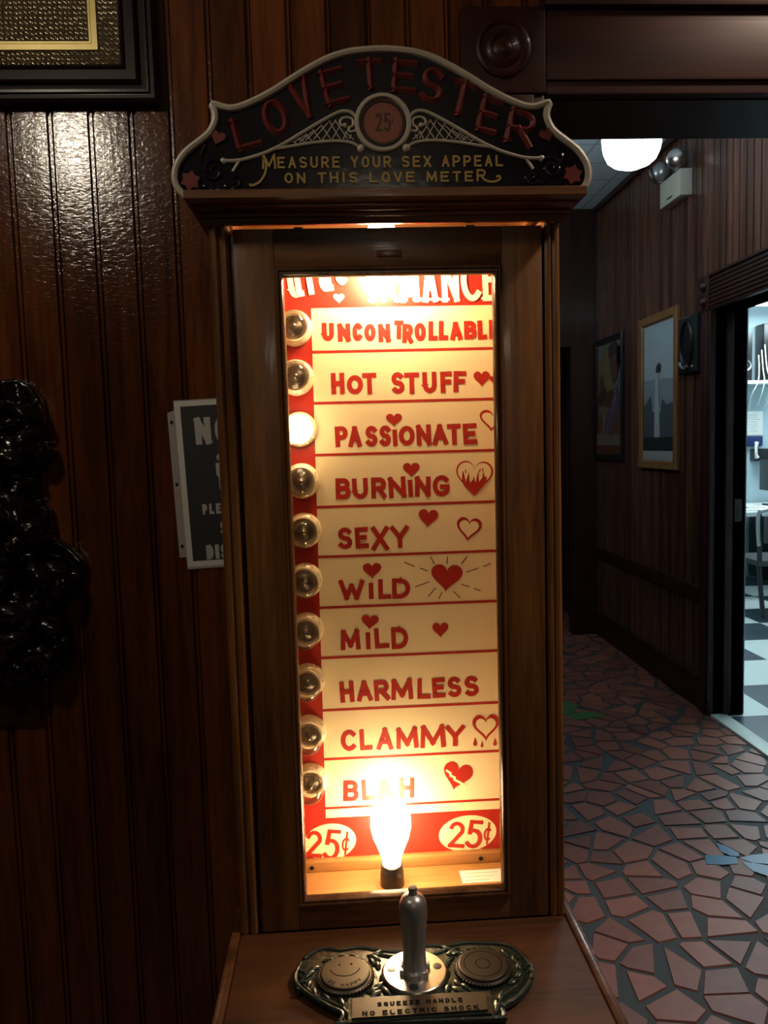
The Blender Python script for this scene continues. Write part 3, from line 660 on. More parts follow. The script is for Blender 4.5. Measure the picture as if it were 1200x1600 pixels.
mb = MB(); mb.box(XL+.01, XRr-.01, 1.05, 1.28, ZT+.078, ZT+.086, .002); mb.box(XL+.01, XRr-.01, 1.05, 1.058, ZT+.028, ZT+.078)
mb.box(XL+.01, XRr-.01, 1.272, 1.28, ZT+.028, ZT+.078); mb.box(XL+.01, XL+.018, 1.058, 1.272, ZT+.028, ZT+.078); mb.box(XRr-.018, XRr-.01, 1.058, 1.272, ZT+.028, ZT+.078)
mb.build('cabinet_top', M_CABH, A)

# marquee sign
YMF = .985
left = [(XC-(XC-x), z) for x, z in OUTL]
full = OUTL+[(2*XC-x, z) for x, z in reversed(OUTL[:-1])]
# bottom corners sit on the cornice
mb = MB(); F = FRONT(YMF+.006)
mb.poly(full, F, -.016, 0); marq = lab(mb.build('marquee', M_BLACKGLOSS, A, smooth=40), 'black gloss cast sign with a curved top')
mb = MB(); mb.tube([F(x, z, .001) for x, z in smooth_path(full, 3)], .0044, 8)
lab(mb.build('border', M_CASTWHITE, marq), 'cream raised border')
for ch, x, z, w, h, ang in MLET:
    mb = MB(); glyph(mb, ch, x, z, w*.92, h*.9, .0082, F, 0, .0042, ang, serif=True, round_=True)
    lab(mb.build('letter', M_CASTRED, marq, smooth=60), 'dark red raised letter %s' % ch)
mb = MB()
text(mb, 'EASURE YOUR SEX APPEAL', -.0655, 1.8467, .0135, .0023, F, 0, .0018, width=.2785)
glyph(mb, 'M', -.0755, 1.8482, .017, .0175, .0023, F, 0, .0018)
mb.ribbon(smooth_path(SWASH), .0026, F, 0, .0018)
lab(mb.build('lettering', M_CASTGOLD, marq, smooth=0), 'gold painted line MEASURE YOUR SEX APPEAL')
mb = MB()
text(mb, 'ON THIS LOVE METE', -.0574, 1.8283, .0125, .0023, F, 0, .0018, width=.2325)
glyph(mb, 'R', .1855, 1.8295, .0115, .0145, .0023, F, 0, .0018)
mb.ribbon(smooth_path(SWASH2), .0024, F, 0, .0018)
lab(mb.build('lettering', M_CASTGOLD, marq, smooth=0), 'gold painted line ON THIS LOVE METER')
mb = MB()
for s in (1, -1):
    fx = (lambda p: p) if s == 1 else (lambda p: (2*XC-p[0], p[1]))
    for path, w in ((W_UP, .0046), (W_TAIL, .0036), (W_LOW, .0042), (W_CURL, .0034)):
        mb.tube([F(*fx(p), .001) for p in smooth_path(path)], w/2, 8)
    for a in W_LAT: mb.tube([F(*fx(a[:2]), .0004), F(*fx(a[2:]), .0004)], .00085, 5)
    for p, r in ((W_UP[-1], .0042), (W_LOW[-1], .0052), (W_CURL[-1], .0032)):
        q = F(*fx(p), 0); mb.lathe([(r, 0), (r*.85, r*.5), (r*.4, r*.8), (0, r*.9)], q, 'Y', 12)
lab(mb.build('scrollwork', M_CASTWHITE, marq), 'cream scrolls with lattice')
mb = MB(); q = F(XC, 1.8927, 0)
mb.lathe([(.0352, 0), (.0350, .003), (.0335, .0045), (.0305, .0045), (.0288, .002), (.0286, 0)], q, 'Y', 48)
lab(mb.build('medallion_ring', M_CASTWHITE, marq), 'cream ring round the medallion')
mb = MB(); mb.lathe([(.0286, 0), (.0286, .0015), (.027, .0015), (.0262, .003), (.0248, .003), (.024, .0018), (0, .0018)], q, 'Y', 48, mi=1)
mb.poly(ellipse(XC, 1.8927, .0238, .0238, 40), F, .0019, .0022, 0); mb.poly(ellipse(XC, 1.8927, .0262, .0262, 40), F, .0003, .0004, 0)
for i in range(24):
    a = 2*PI*i/24; mb.poly(ellipse(XC+.0212*math.cos(a), 1.8927+.0212*math.sin(a), .0006, .0006, 8), F, .0024, None, 1)
for k, ch in enumerate('25'): glyph(mb, ch, XC-.0052+k*.0102, 1.8932, .0085, .0215, .0024, F, .0024, None, mi=1)
glyph(mb, '¢', XC+.0115, 1.895, .0026, .006, .0006, F, .0024, None, mi=1)
lab(mb.build('medallion', [M_MEDAL, M_MEDALD], marq), 'dull red coin medallion reading 25¢')
for cx, cz in ((-.1362, 1.8754), (.2684, 1.8759)): MB().poly(heart(cx, cz, .0175, .0165, ang=-20 if cx < 0 else 20), F, .0002, .003).build('heart_ornament', M_CASTRED, marq, smooth=0)
for cx, cz in ((-.1711, 1.8259), (.3003, 1.8287)):
    lab(MB().poly([(cx+(.0125 if i % 2 == 0 else .0085)*math.cos(2*PI*i/12+.3), cz+(.0125 if i % 2 == 0 else .0085)*math.sin(2*PI*i/12+.3)) for i in range(12)], F, .0002, .004).build('flower_ornament', M_CASTRED, marq, smooth=0), 'dark red raised flower')
for s in (1, -1):
    mb = MB()
    fx = (lambda x: x) if s == 1 else (lambda x: 2*XC-x)
    for c, r0, a0, turns in (((-.143, 1.8375), .014, 40, 1.6), ((-.118, 1.826), .009, 200, 1.3)):
        pts = []
        for i in range(26):
            t = i/25; a = math.radians(a0+360*turns*t); r = r0*(1-.85*t); pts.append(F(fx(c[0]+r*math.cos(a)), c[1]+r*math.sin(a), .001))
        mb.tube(pts, .0022, 7)
    for i in range(7): mb.lathe([(.0028, 0), (.0022, .0018), (0, .0028)], F(fx(-.163+.0085*i), 1.8165+.003*math.sin(i*1.9), 0), 'Y', 10)
    mb.tube([F(fx(x), z, .001) for x, z in smooth_path([(-.152, 1.868), (-.1585, 1.856), (-.156, 1.845), (-.150, 1.838)])], .0022, 7)
    lab(mb.build('relief_scroll', M_BLACKGLOSS, marq), 'black scrolls in relief, %s' % ('left end' if s == 1 else 'right end'))

# score panel
YP = 1.1497; FP = FRONT(YP)
M_LINE = M_RED
mb = MB(); mb.box(XL+.0262, XRr-.0262, YP, YP+.008, .8575, ZT-.002)
panel = lab(mb.build('score_panel', M_RED, A), 'red and cream painted score panel')
mb = MB(); cl = lambda z: -.0356-(1.70-z)*.0064
mb.poly([(cl(1.699), 1.699), (XRr-.0263, 1.699), (XRr-.0263, .9346), (cl(.9346), .9346)], FP, .0003)
lab(mb.build('score_field', M_CREAM, panel), 'cream field with ten rows')
for z in (1.6367, 1.563, 1.4876, 1.411, 1.3368, 1.2604, 1.1839, 1.1032, 1.027, .950):
    lab(MB().poly([(cl(z), z-.0019), (XRr-.0263, z-.0019), (XRr-.0263, z+.0019), (cl(z), z+.0019)], FP, .0006).build('row_line', M_RED, panel, smooth=0), 'thin red line under a row')
WORDS = ['uncontrollable', 'hot stuff', 'passionate', 'burning', 'sexy', 'wild', 'mild', 'harmless', 'clammy', 'blah']
rj = random.Random(3)
for row, wname in zip(ROWS[:10], WORDS):
    k0 = 0
    for word in wname.split():
        mb = MB()
        for ch, x, z, w, h in row[k0:k0+len(word)]: glyph(mb, ch, x, z, w, h, .0070, FP, .0007, None, rj.uniform(-2.5, 2.5))
        lab(mb.build('lettering', M_RED, panel, smooth=0), 'hand painted red word %s' % word.upper()); k0 += len(word)
def put(mb, label): lab(mb.build('heart', [M_RED, M_CREAM], panel, smooth=0), label)
def H(x, z, w, h, ang=0, label='painted red heart', d=.0008): put(MB().poly(heart(x, z, w, h, ang=ang), FP, d), label)
def HO(x, z, w, h, t, ang=0, label='painted red heart outline', more=None):
    mb = MB(); mb.poly(heart(x, z, w, h, ang=ang), FP, .0008); mb.poly(heart(x, z+h*.01, w-2*t, h-2.3*t, ang=ang), FP, .0010, None, 1)
    if more: more(mb)
    put(mb, label)
H(.2109, 1.5924, .024, .0225, 0, 'painted red heart after HOT STUFF'); H(.2280, 1.5905, .011, .0118, 0, 'small red heart cut by the bead')
H(.0800, 1.5356, .0233, .0192, 0, 'red heart over the I of PASSIONATE'); HO(.2255, 1.5303, .0394, .0313, .0035, -8, 'heart outline after PASSIONATE')
H(.1037, 1.4616, .0246, .0215, 0, 'red heart over the I of BURNING')
def flames(mb):
    fl = [(-.018, .002), (-.0165, .014), (-.013, .002), (-.0125, -.004), (-.0075, .0125), (-.006, -.004), (-.0015, .0005), (.000, .0065), (.0025, -.004), (.0065, .0135), (.0075, -.003), (.0125, .003), (.0145, .0125), (.0165, .004), (.0195, .0045), (.018, -.004), (.001, -.0235), (-.014, -.009)]
    mb.poly([(.1966+a, 1.4440+b) for a, b in fl], FP, .0012)
    for a, b, c, d in ((-.0165, .0135, -.0145, .0065), (-.0125, .0160, -.0115, .0105), (.0100, .0165, .0085, .0110), (.0140, .0175, .0128, .0120)): mb.ribbon([(.1966+a, 1.4440+b), (.1966+c, 1.4440+d)], .0014, FP, .0012)
HO(.1971, 1.4458, .0553, .053, .0024, -4, 'heart outline filled with flames', flames)
H(.1270, 1.3888, .0294, .0273, -6, 'red heart after SEXY'); HO(.1875, 1.3700, .0378, .0366, .0042, -8, 'heart outline after SEXY')
H(.0414, 1.3130, .0278, .0238, 0, 'red heart over the I of WILD'); H(.1527, 1.2978, .0477, .0418, -5, 'biggest red heart inside the rays')
H(.0358, 1.2353, .026, .0223, -6, 'red heart over the I of MILD'); H(.1417, 1.2189, .0246, .023, 0, 'red heart after MILD')
def drops(mb):
    for x, z, w, h in ((.1911, 1.0438, .0061, .014), (.2017, 1.0389, .0043, .0099), (.2219, 1.0422, .0055, .0131)):
        mb.poly([(x, z+h/2), (x-w*.32, z), (x-w/2, z-h*.25), (x-w*.3, z-h/2), (x+w*.3, z-h/2), (x+w/2, z-h*.25), (x+w*.32, z)], FP, .0008)
HO(.2082, 1.0641, .0414, .0416, .0052, 0, 'dripping heart outline after CLAMMY', drops)
mb = MB(); mb.poly(heart(.1620, .9892, .046, .044, ang=-16), FP, .0008)
crack = [(-.0165, .0115), (-.0095, .0065), (-.0100, .0025), (-.0035, -.0005), (-.0040, -.0040), (.0040, -.0085), (.0105, -.0130), (.0140, -.0140)]
mb.ribbon([(.1620+a, .9892+b) for a, b in crack], .0036, FP, .0011, None, 1); put(mb, 'broken red heart after BLAH')
mb = MB()
for a, b, c, d in RAYS: mb.ribbon([(a, b), (c, d)], .0013, FP, .0008)
lab(mb.build('ray', M_INK, panel, smooth=0), 'dark rays round the biggest heart')
for row, ov in zip(ROWS[10:], ((-.0359, .8963, .0406, .0288, 40, 6), (.1771, .8979, .0450, .0288, 40, 4))):
    mb = MB(); mb.poly(ellipse(*ov), FP, .0004)
    for ch, x, z, w, h in row: glyph(mb, ch, x, z, w, h, .0062 if ch != '¢' else .003, FP, .0007, None, -7, 1)
    lab(mb.build('price_oval', [M_CREAM, M_RED], panel, smooth=0), 'cream oval reading 25¢, %s' % ('left' if ov[0] < 0 else 'right'))
mb = MB()
for k, (ch, x, z, w, h) in enumerate(TOPT): glyph(mb, ch, x, z, w*.92, h*.9, .0085, FP, .0006+.0009*(k % 2), None, 8)
lab(mb.build('lettering', M_WHITE, panel, smooth=0), 'white rising script word cut by the frame'); mb = MB()
for k, (ch, x, z, w, h) in enumerate(ROMT): glyph(mb, ch, x, z, w*.94, h, .0085, FP, .0006+.0009*(k % 2), None, 1.5, serif=True)
lab(mb.build('lettering', M_WHITE, panel, smooth=0), 'white serif word ROMANCE on the red band')
lab(MB().poly(heart(.005, 1.712, .016, .014), FP, .0006).build('heart', M_WHITE, panel, smooth=0), 'small white heart on the red band')

# ten indicator lamps, the third one lit
M_STEM = plain('grey_bulb_stem', (.16, .15, .135), .3, .7)
def indicator(i, x, z):
    yb = YP-.0002
    mb = MB(); mb.lathe([(.0262, 0), (.0262, .004), (.0250, .0085), (.0225, .0125), (.0195, .0140), (.0170, .0132), (.0160, .006), (0, .006)], (x, yb, z), 'Y', 36)
    for k in range(12):
        a = 2*PI*k/12; mb.lathe([(.0026, .0095), (.0022, .0118), (0, .0127)], (x+.0222*math.cos(a), yb, z+.0222*math.sin(a)), 'Y', 8)
    s = lab(mb.build('lamp_socket', M_PORC, A), 'cream porcelain socket beside %s' % WORDS[i].upper())
    lit = i == 2
    pr = [(.0085, .004), (.0090, .010), (.0115, .016), (.0165, .023), (.0200, .031), (.0208, .039), (.0190, .048), (.0140, .055), (.0075, .059), (0, .0603)]
    mb = MB(); mb.lathe(pr, (x, yb, z), 'Y', 32)
    lab(mb.build('bulb', M_LITI if lit else M_BULBGLASS, s, smooth=80), 'glowing bulb' if lit else 'clear unlit bulb')
    if not lit:
        mb = MB(); mb.lathe([(.0125, .0062), (.0120, .0130), (.0085, .0150), (.0055, .0165), (.0038, .030), (.0016, .032), (0, .032)], (x, yb, z), 'Y', 20)
        for q in (-1, 1): mb.tube([(x+q*.003, yb-.030, z), (x+q*.0055, yb-.041, z+.001)], .0004, 5)
        mb.tube([(x-.0055, yb-.041, z+.001), (x, yb-.0435, z+.002), (x+.0055, yb-.041, z+.001)], .0004, 5)
        lab(mb.build('bulb_base', M_STEM, s), 'dark metal stem inside the bulb')
for i, (x, z) in enumerate(SOCK): indicator(i, x, z)

# two light bulbs that light the panel
def light_bulb(x, y, z, up, label):
    k = 1 if up else -1
    mb = MB(); mb.lathe([(.0175, 0), (.0175, .018*k), (.0155, .030*k), (.0140, .031*k)][::1 if up else -1], (x, y, z), 'Z', 28)
    s = lab(mb.build('bulb_holder', M_BLACK, A), 'black holder of the %s' % label)
    pr = [(.0130, .030), (.0140, .040), (.0190, .055), (.0260, .072), (.0296, .088), (.0290, .102), (.0235, .117), (.0140, .126), (0, .1295)]
    pr = [(r, h*k) for r, h in pr]
    mb = MB(); mb.lathe(pr if up else pr[::-1], (x, y, z), 'Z', 36); lab(mb.build('bulb', M_LIT if up else M_LITT, s, smooth=80), 'glowing %s' % label)
light_bulb(.0555, 1.092, .857, True, 'lower light bulb')
light_bulb(.066, 1.098, 1.850, False, 'upper light bulb')

# cast plate with the squeeze handle on the shelf
zp = ZS; T = TOP(zp)
outl = smooth_path(PLATE+[PLATE[0]], 4)[:-1]
mb = MB(); mb.poly(outl, T, -.001, .009)
plate = lab(mb.build('cast_plate', M_VERDI, A, smooth=50), 'ornate green black cast iron plate on the shelf')
mb = MB(); mb.tube([(x, y, zp+.0085) for x, y in outl], .0032, 8, closed=True)
rv = random.Random(8)
def leaf(mb, x, y, L, w, a):
    bm = bmesh.new(); bmesh.ops.create_uvsphere(bm, u_segments=10, v_segments=6, radius=1)
    for v in bm.verts:
        p = v.co.copy(); tw = 1-.55*max(0, p.x); px, py = p.x*L, p.y*w*tw+.25*w*p.x*p.x
        v.co = Vector((x+px*math.cos(a)-py*math.sin(a), y+px*math.sin(a)+py*math.cos(a), zp+.0085+p.z*.0042))
    mb.bm(bm)
for cx, r in ((-.015, .047), (.157, .047)):
    for k in range(15):
        a = 2*PI*k/15+rv.uniform(-.1, .1)
        if abs(math.cos(a)) < .25 and math.sin(a) < 0: continue
        leaf(mb, cx+r*math.cos(a), .916+r*.82*math.sin(a), .010, .0045, a+1.2)
    for k in range(7):
        a = rv.uniform(0, 2*PI); mb.lathe([(.0036, .006), (.003, .0105), (.0016, .0125), (0, .013)], (cx+(-.054 if cx < 0 else .054)+rv.uniform(-.006, .006), .915+rv.uniform(-.018, .018), zp), 'Z', 10)
for x, y, a in ((.022, .95, 2.5), (.027, .958, .6), (.125, .952, .6), (.118, .958, 2.4), (.02, .882, 4), (.034, .886, 5.2), (.122, .88, 5.6), (.108, .884, 4.3), (-.02, .872, 5), (.17, .866, 4.2), (-.012, .852, 5.3), (.162, .848, 4.2)):
    leaf(mb, x, y, .012, .005, a)
for pts in ([(-.066, .905), (-.05, .885), (-.03, .872), (-.018, .862), (-.012, .848)], [(.208, .905), (.196, .884), (.178, .870), (.164, .860), (.160, .846)], [(.03, .955), (.05, .949), (.072, .952), (.095, .949), (.115, .957)]):
    mb.tube([(x, y, zp+.009) for x, y in smooth_path(pts)], .0028, 7)
lab(mb.build('relief_leaf', M_VERDI, plate), 'cast leaves and scrolls in relief')
def token(cx, cy, m, label, smile):
    mb = MB(); n = 72; vs = []; 
    prof = []
    mb.lathe([(.0345, .008), (.0345, .013), (.0325, .0145), (.0310, .0145), (.0305, .0165), (.029, .0172), (0, .0172)], (cx, cy, zp), 'Z', 60)
    for k in range(48):
        a = 2*PI*k/48; mb.lathe([(.0016, .008), (.0016, .0132), (0, .0138)], (cx+.0346*math.cos(a), cy+.0346*math.sin(a), zp), 'Z', 6)
    t = lab(mb.build('token', m, plate, smooth=14), label)
    mb = MB(); TT = TOP(zp+.0172)
    if smile:
        mb.ribbon(arc(cx, cy+.008, .0185, .0165, 190, 350, 16), .0014, TT, .0002)
        mb.poly(ellipse(cx-.007, cy+.013, .0014, .0022, 10), TT, .0002); mb.poly(ellipse(cx+.008, cy+.013, .0014, .0022, 10), TT, .0002)
        for k, ch in enumerate('BE HAPPY'):
            if ch == ' ': continue
            a = math.radians(222+k*13.5); glyph(mb, ch, cx+.0245*math.cos(a), cy+.0245*math.sin(a), .0042, .0055, .0009, TT, .0002, None, math.degrees(a)+90)
    else:
        mb.ribbon(ellipse(cx, cy, .0235, .0235, 40), .0012, TT, .0002, None, 0, True); mb.ribbon(ellipse(cx, cy, .009, .009, 24), .0012, TT, .0002, None, 0, True)
    mb.build('engraving', M_ENGR, t, smooth=0)
token(-.0152, .9165, M_BRONZE, 'brass disc with a smiling face', True)
token(.1570, .9150, plain('dark_brass', (.032, .026, .021), .48, .7, bump=.04, bscale=150), 'dark brass disc with rings', False)
hx, hy = .0712, .914
mb = MB(); mb.lathe([(.0415, .008), (.0415, .012), (.040, .014), (.0385, .0148), (0, .0150)], (hx, hy, zp), 'Z', 56)
fl_ = lab(mb.build('handle_flange', M_STEEL, plate, smooth=8), 'round polished steel flange')
for dx, dy in ((-.0285, .005), (.0287, .005), (-.004, -.030), (0, .031)): MB().lathe([(.0056, .0149), (.0056, .0152), (.0050, .0153), (0, .0153)], (hx+dx, hy+dy, zp), 'Z', 20).build('screw_hole', M_BLACK, fl_)
mb = MB()
HZ = .843
mb.lathe([(.0168, 0), (.0172, .003), (.0172, .009), (.0150, .012), (.0146, .020), (.0142, .032), (.0146, .045), (.0158, .060), (.0172, .075), (.0176, .084), (.0168, .0925), (.0145, .0985), (.0105, .1025), (.0055, .1045), (.0052, .108), (.0056, .1105), (.0052, .1135), (0, .114)], (hx, hy, HZ), 'Z', 40)
han = lab(mb.build('squeeze_handle', M_GREYMETAL, A), 'grey metal gourd shaped handle standing on the plate')
for k in range(6):
    a = 2*PI*k/6+.3; MB().box(hx+.0165*math.cos(a)-.0035, hx+.0165*math.cos(a)+.0035, hy+.0165*math.sin(a)-.0035, hy+.0165*math.sin(a)+.0035, HZ+.004, HZ+.0105, .0008).build('bolt', M_GREYMETAL, han)
# name plate
mb = MB(); mb.poly([(-.0125, .8355), (.1525, .8355), (.1575, .8725), (-.0115, .8755)], T, .0, .0125); mb.poly([(-.008, .8395), (.1485, .8390), (.152, .8685), (-.007, .8712)], T, .0125, .0150, 1)
npl = lab(mb.build('name_plate', [M_VERDI, M_BRONZE], plate, smooth=0), 'brass name plate in an iron border')
mb = MB(); TN = TOP(zp+.0150)
text(mb, 'SQUEEZE HANDLE', .022, .8585, .0070, .0018, TN, .0003, None, width=.100, ang=-.8)
lab(mb.build('lettering', M_ENGR, npl, smooth=0), 'dark engraved words SQUEEZE HANDLE'); mb = MB()
text(mb, 'NO ELECTRIC SHOCK', .004, .8450, .0074, .0019, TN, .0003, None, width=.135, ang=-.6)
lab(mb.build('lettering', M_ENGR, npl, smooth=0), 'dark engraved words NO ELECTRIC SHOCK')

# ------------------------------------------------------------------ things on the plank wall
# paper notice in a punched plastic sleeve, half behind the machine
nx, nz = -.2747, 1.581
no_ = thing('paper_notice', 'white bordered charcoal notice in a plastic sleeve, partly behind the machine', 'notice', (nx, 1.3275, nz-.28))
na = math.radians(1.98)
def NF(u, v, d): return (nx+u*math.cos(na)-v*math.sin(na), 1.3285-d, nz+u*math.sin(na)+v*math.cos(na))
mb = MB(); mb.poly([(-.001, .002), (.218, .002), (.218, -.283), (-.001, -.283)], NF, 0, .0006)
mb.poly([(-.0125, -.018), (-.001, -.014), (-.001, -.262), (-.0125, -.262)], NF, 0, .0007)
sl = lab(mb.build('plastic_sleeve', M_SLEEVE, no_), 'clear sleeve with a punched edge')
for v in (-.034, -.138, -.243): MB().poly(ellipse(-.0065, v, .0026, .0034, 16), NF, .0008).build('punched_hole', M_BLACK, sl, smooth=0)

mb = MB(); mb.poly([(0, 0), (.216, 0), (.216, -.279), (0, -.279)], NF, .0008); sh = lab(mb.build('sheet', M_PAPER, no_), 'white paper margin')
mb = MB(); mb.poly([(.0095, -.0085), (.2065, -.0085), (.2065, -.2695), (.0095, -.2695)], NF, .0011); lab(mb.build('print_field', M_CHAR, sh), 'charcoal printed field')
mb = MB()
glyph(mb, 'N', .0440, -.0510, .0265, .0450, .0105, NF, .0014); glyph(mb, 'O', .0775, -.0510, .0275, .0470, .0105, NF, .0014)
lab(mb.build('lettering', M_PRINT, sh, smooth=0), 'pale heavy word NO'); mb = MB()
mb.poly(ellipse(.069, -.0965, .0062, .0062, 20), NF, .0014)
mb.poly([(.0605, -.106), (.0780, -.106), (.0780, -.128), (.0750, -.129), (.0750, -.150), (.0640, -.150), (.0640, -.129), (.0605, -.126)], NF, .0014)
lab(mb.build('figure_symbol', M_PRINT, sh, smooth=0), 'pale standing figure'); mb = MB()
text(mb, 'PLEASE', .0325, -.1825, .0175, .0042, NF, .0014, aspect=.46, gap=.19)
lab(mb.build('lettering', M_PRINT, sh, smooth=0), 'pale word PLEASE'); mb = MB()
text(mb, 'S', .0600, -.2155, .0225, .0055, NF, .0014, aspect=.5)
lab(mb.build('lettering', M_PRINT, sh, smooth=0), 'pale letter S'); mb = MB()
text(mb, 'DIS', .0330, -.2560, .0245, .0068, NF, .0014, aspect=.5, gap=.14)
lab(mb.build('lettering', M_PRINT, sh, smooth=0), 'pale letters DIS')

# big dark framed picture at the top left
M_HAMMER = plain('hammered_bronze_glass', (.30, .25, .16), .16, .9, bump=.25, bscale=60)
t = M_HAMMER.node_tree; b = t.nodes['Principled BSDF']
tc = N(t, 'ShaderNodeTexCoord'); vo = N(t, 'ShaderNodeTexVoronoi'); vo.inputs['Scale'].default_value = 130; vo.inputs['Randomness'].default_value = .25
bp = N(t, 'ShaderNodeBump'); bp.inputs['Strength'].default_value = .9; bp.inputs['Distance'].default_value = .003
t.links.new(tc.outputs['Object'], vo.inputs[0]); t.links.new(vo.outputs['Distance'], bp.inputs['Height']); t.links.new(bp.outputs[0], b.inputs['Normal'])
M_GILT = plain('pale_gilt_strip', (.72, .58, .22), .35, .35)
M_FRAMED = plain('black_cherry_lacquer', (.014, .005, .006), .28, coat=.15, spec=.35)
pf = thing('picture_frame', 'wide dark lacquered frame round hammered bronze glass, hung at top left', 'picture', (-.55, YW-.002, 2.054))
f = FRONT(YW-.002)
mb = MB(); mb.frame(-1.0, -.2716, 2.054, 2.75, [(0, 0), (0, .020), (.004, .024), (.010, .023), (.012, .027), (.016, .027), (.018, .020), (.026, .018), (.028, .026), (.031, .028), (.046, .026), (.049, .030), (.053, .028), (.055, .018), (.058, .010), (.058, .002)], f)
lab(mb.build('frame_moulding', M_FRAMED, pf), 'dark lacquered stepped moulding')
mb = MB(); mb.box(-.945, -.3266, YW-.008, YW-.003, 2.109, 2.695); gl = lab(mb.build('picture_glass', M_HAMMER, pf), 'hammered bronze glass field')
mb = MB(); mb.frame(-.905, -.3645, 2.1385, 2.66, [(0, 0), (0, .0085), (.0075, .0085), (.0078, .0072), (.0092, .0072), (.0095, .0085), (.0125, .0085), (.0125, 0)], f)
lab(mb.build('gilt_strip', M_GILT, gl), 'narrow gilt double line')

# carved dark wall figure at the left edge
SIL = [(-.52, 1.624), (-.499, 1.613), (-.484, 1.588), (-.481, 1.557), (-.482, 1.52), (-.467, 1.507), (-.472, 1.494), (-.495, 1.484), (-.502, 1.425), (-.482, 1.41), (-.478, 1.36), (-.455, 1.348), (-.433, 1.322), (-.44, 1.293), (-.449, 1.264), (-.477, 1.24), (-.464, 1.21), (-.457, 1.168), (-.464, 1.143), (-.493, 1.122), (-.60, 1.118), (-.66, 1.18), (-.68, 1.30), (-.65, 1.40), (-.62, 1.47), (-.60, 1.56), (-.57, 1.62)]
def inside(x, y, P):
    c = False
    for i in range(len(P)):
        (x1, y1), (x2, y2) = P[i], P[i-1]
        if (y1 > y) != (y2 > y) and x < (x2-x1)*(y-y1)/(y2-y1)+x1: c = not c
    return c
def edge(x, y, P):
    m = 9
    for i in range(len(P)):
        a, b_ = Vector(P[i-1]), Vector(P[i]); p = Vector((x, y)); ab = b_-a
        t_ = max(0, min(1, (p-a).dot(ab)/max(ab.length_squared, 1e-9))); m = min(m, (a+ab*t_-p).length)
    return m
rw = random.Random(21)
wc = thing('wall_carving', 'dark glossy carved wooden figure hanging on the planks at the left edge', 'carving', (-.56, YW-.004, 1.118))
mb = MB(); mb.poly(SIL, FRONT(1.326), 0, .022)
cnt = 0
while cnt < 170:
    x = rw.uniform(-.69, -.43); z = rw.uniform(1.11, 1.63)
    if not inside(x, z, SIL): continue
    e_ = edge(x, z, SIL); r = min(e_+.003, rw.uniform(.010, .026))
    if r < .006: continue
    bm = bmesh.new(); bmesh.ops.create_uvsphere(bm, u_segments=12, v_segments=8, radius=1)
    a = rw.uniform(0, PI); L = rw.uniform(1, 1.5); yc = 1.300-min(.055, e_*.7)*rw.uniform(.4, 1)
    for v in bm.verts:
        p = v.co.copy(); q = .6 if p.y > 0 else 1
        v.co = Vector((x+r*(p.x*math.cos(a)*L-p.z*math.sin(a)*.75), yc+p.y*r*q, z+r*(p.x*math.sin(a)*L+p.z*math.cos(a)*.75)))
    mb.bm(bm); cnt += 1
M_CARVE = plain('black_polished_wood', (.005, .003, .003), .2, coat=.4, bump=.3, bscale=45)
cv = lab(mb.build('carved_body', M_CARVE, wc, smooth=70), 'dark carved body with knotty foliage')
rmod = cv.modifiers.new('remesh', 'REMESH'); rmod.mode = 'VOXEL'; rmod.voxel_size = .0032; rmod.use_smooth_shade = True
mb = MB(); mb.box(-.60, -.5215, YW-.012, YW-.001, 1.046, 1.1165, .003)
pq = tag(mb.build('wall_plaque', M_TRIMV, smooth=32), 'small dark wooden plaque under the carved figure', 'plaque')
mb = MB(); mb.lathe([(.004, 0), (.0035, .001), (.0025, .0004), (0, .0004)], (-.572, YW-.012, 1.105), 'Y', 16)
scr = mb.build('screw', M_DARKMETAL, pq)

# ------------------------------------------------------------------ lamps
gl = thing('ceiling_lamp', 'glowing white schoolhouse globe on the corridor ceiling', 'lamp', (1.339, 3.5275, 3.19))
GLP = [(.058, 3.135), (.062, 3.12), (.12, 3.108), (.146, 3.095), (.152, 3.070), (.150, 3.030), (.143, 2.995), (.125, 2.955), (.098, 2.932), (.060, 2.917), (.030, 2.906), (.012, 2.901), (0, 2.900)]
GLP = [(r*.85, 1.5+(h-1.5)*.85) for r, h in GLP]
def globe_lamp(t, x, y, m):
    mb = MB(); mb.lathe([(.055, 3.189), (.065, 3.180), (.06, 3.160), (.012, 3.14), (.012, 2.93), (.05, 2.92), (.054, 2.90), (.054, 2.88)], (x, y, 0), 'Z', 32); lab(mb.build('fitter', M_DARKMETAL, t), 'dark metal stem and fitter')
    mb = MB(); mb.lathe(GLP, (x, y, 0), 'Z', 48); lab(mb.build('globe', m, t, smooth=60), 'glowing white glass globe')
globe_lamp(gl, 1.339, 3.5275, M_GLOBE)
gl2 = thing('ceiling_lamp', 'added unseen globe behind the machine, brightening the corridor ceiling', 'lamp', (.30, 4.6, 3.19)); globe_lamp(gl2, .30, 4.6, M_FILL_GLOBE)
def pendant(label, x, y, z, m):
    pn = thing('pendant_lamp', label, 'lamp', (x, y, 2.9))
    mb = MB(); mb.lathe([(.05, 2.899), (.045, 2.875), (.008, 2.86), (.006, z+.086), (.03, z+.076), (.032, z+.046)], (x, y, 0), 'Z', 20); mb.build('stem', M_DARKMETAL, pn)
    bm = bmesh.new(); bmesh.ops.create_uvsphere(bm, u_segments=32, v_segments=20, radius=.06); bmesh.ops.translate(bm, verts=bm.verts, vec=(x, y, z)); mb = MB(); mb.bm(bm)
    mb.build('globe', m, pn, smooth=80)
pendant('glowing glass ball hanging in front of the plank wall, left of the machine', -.712, .38, 2.354, M_PEND)
pendant('added unseen glass ball behind the camera, lighting the cornice and handle', .20, -1.6, 2.42, M_FILL_PEND)
cn = thing('recessed_lamp', 'round recessed can lamp in the front room ceiling', 'lamp', (1.25, .80, 2.9))
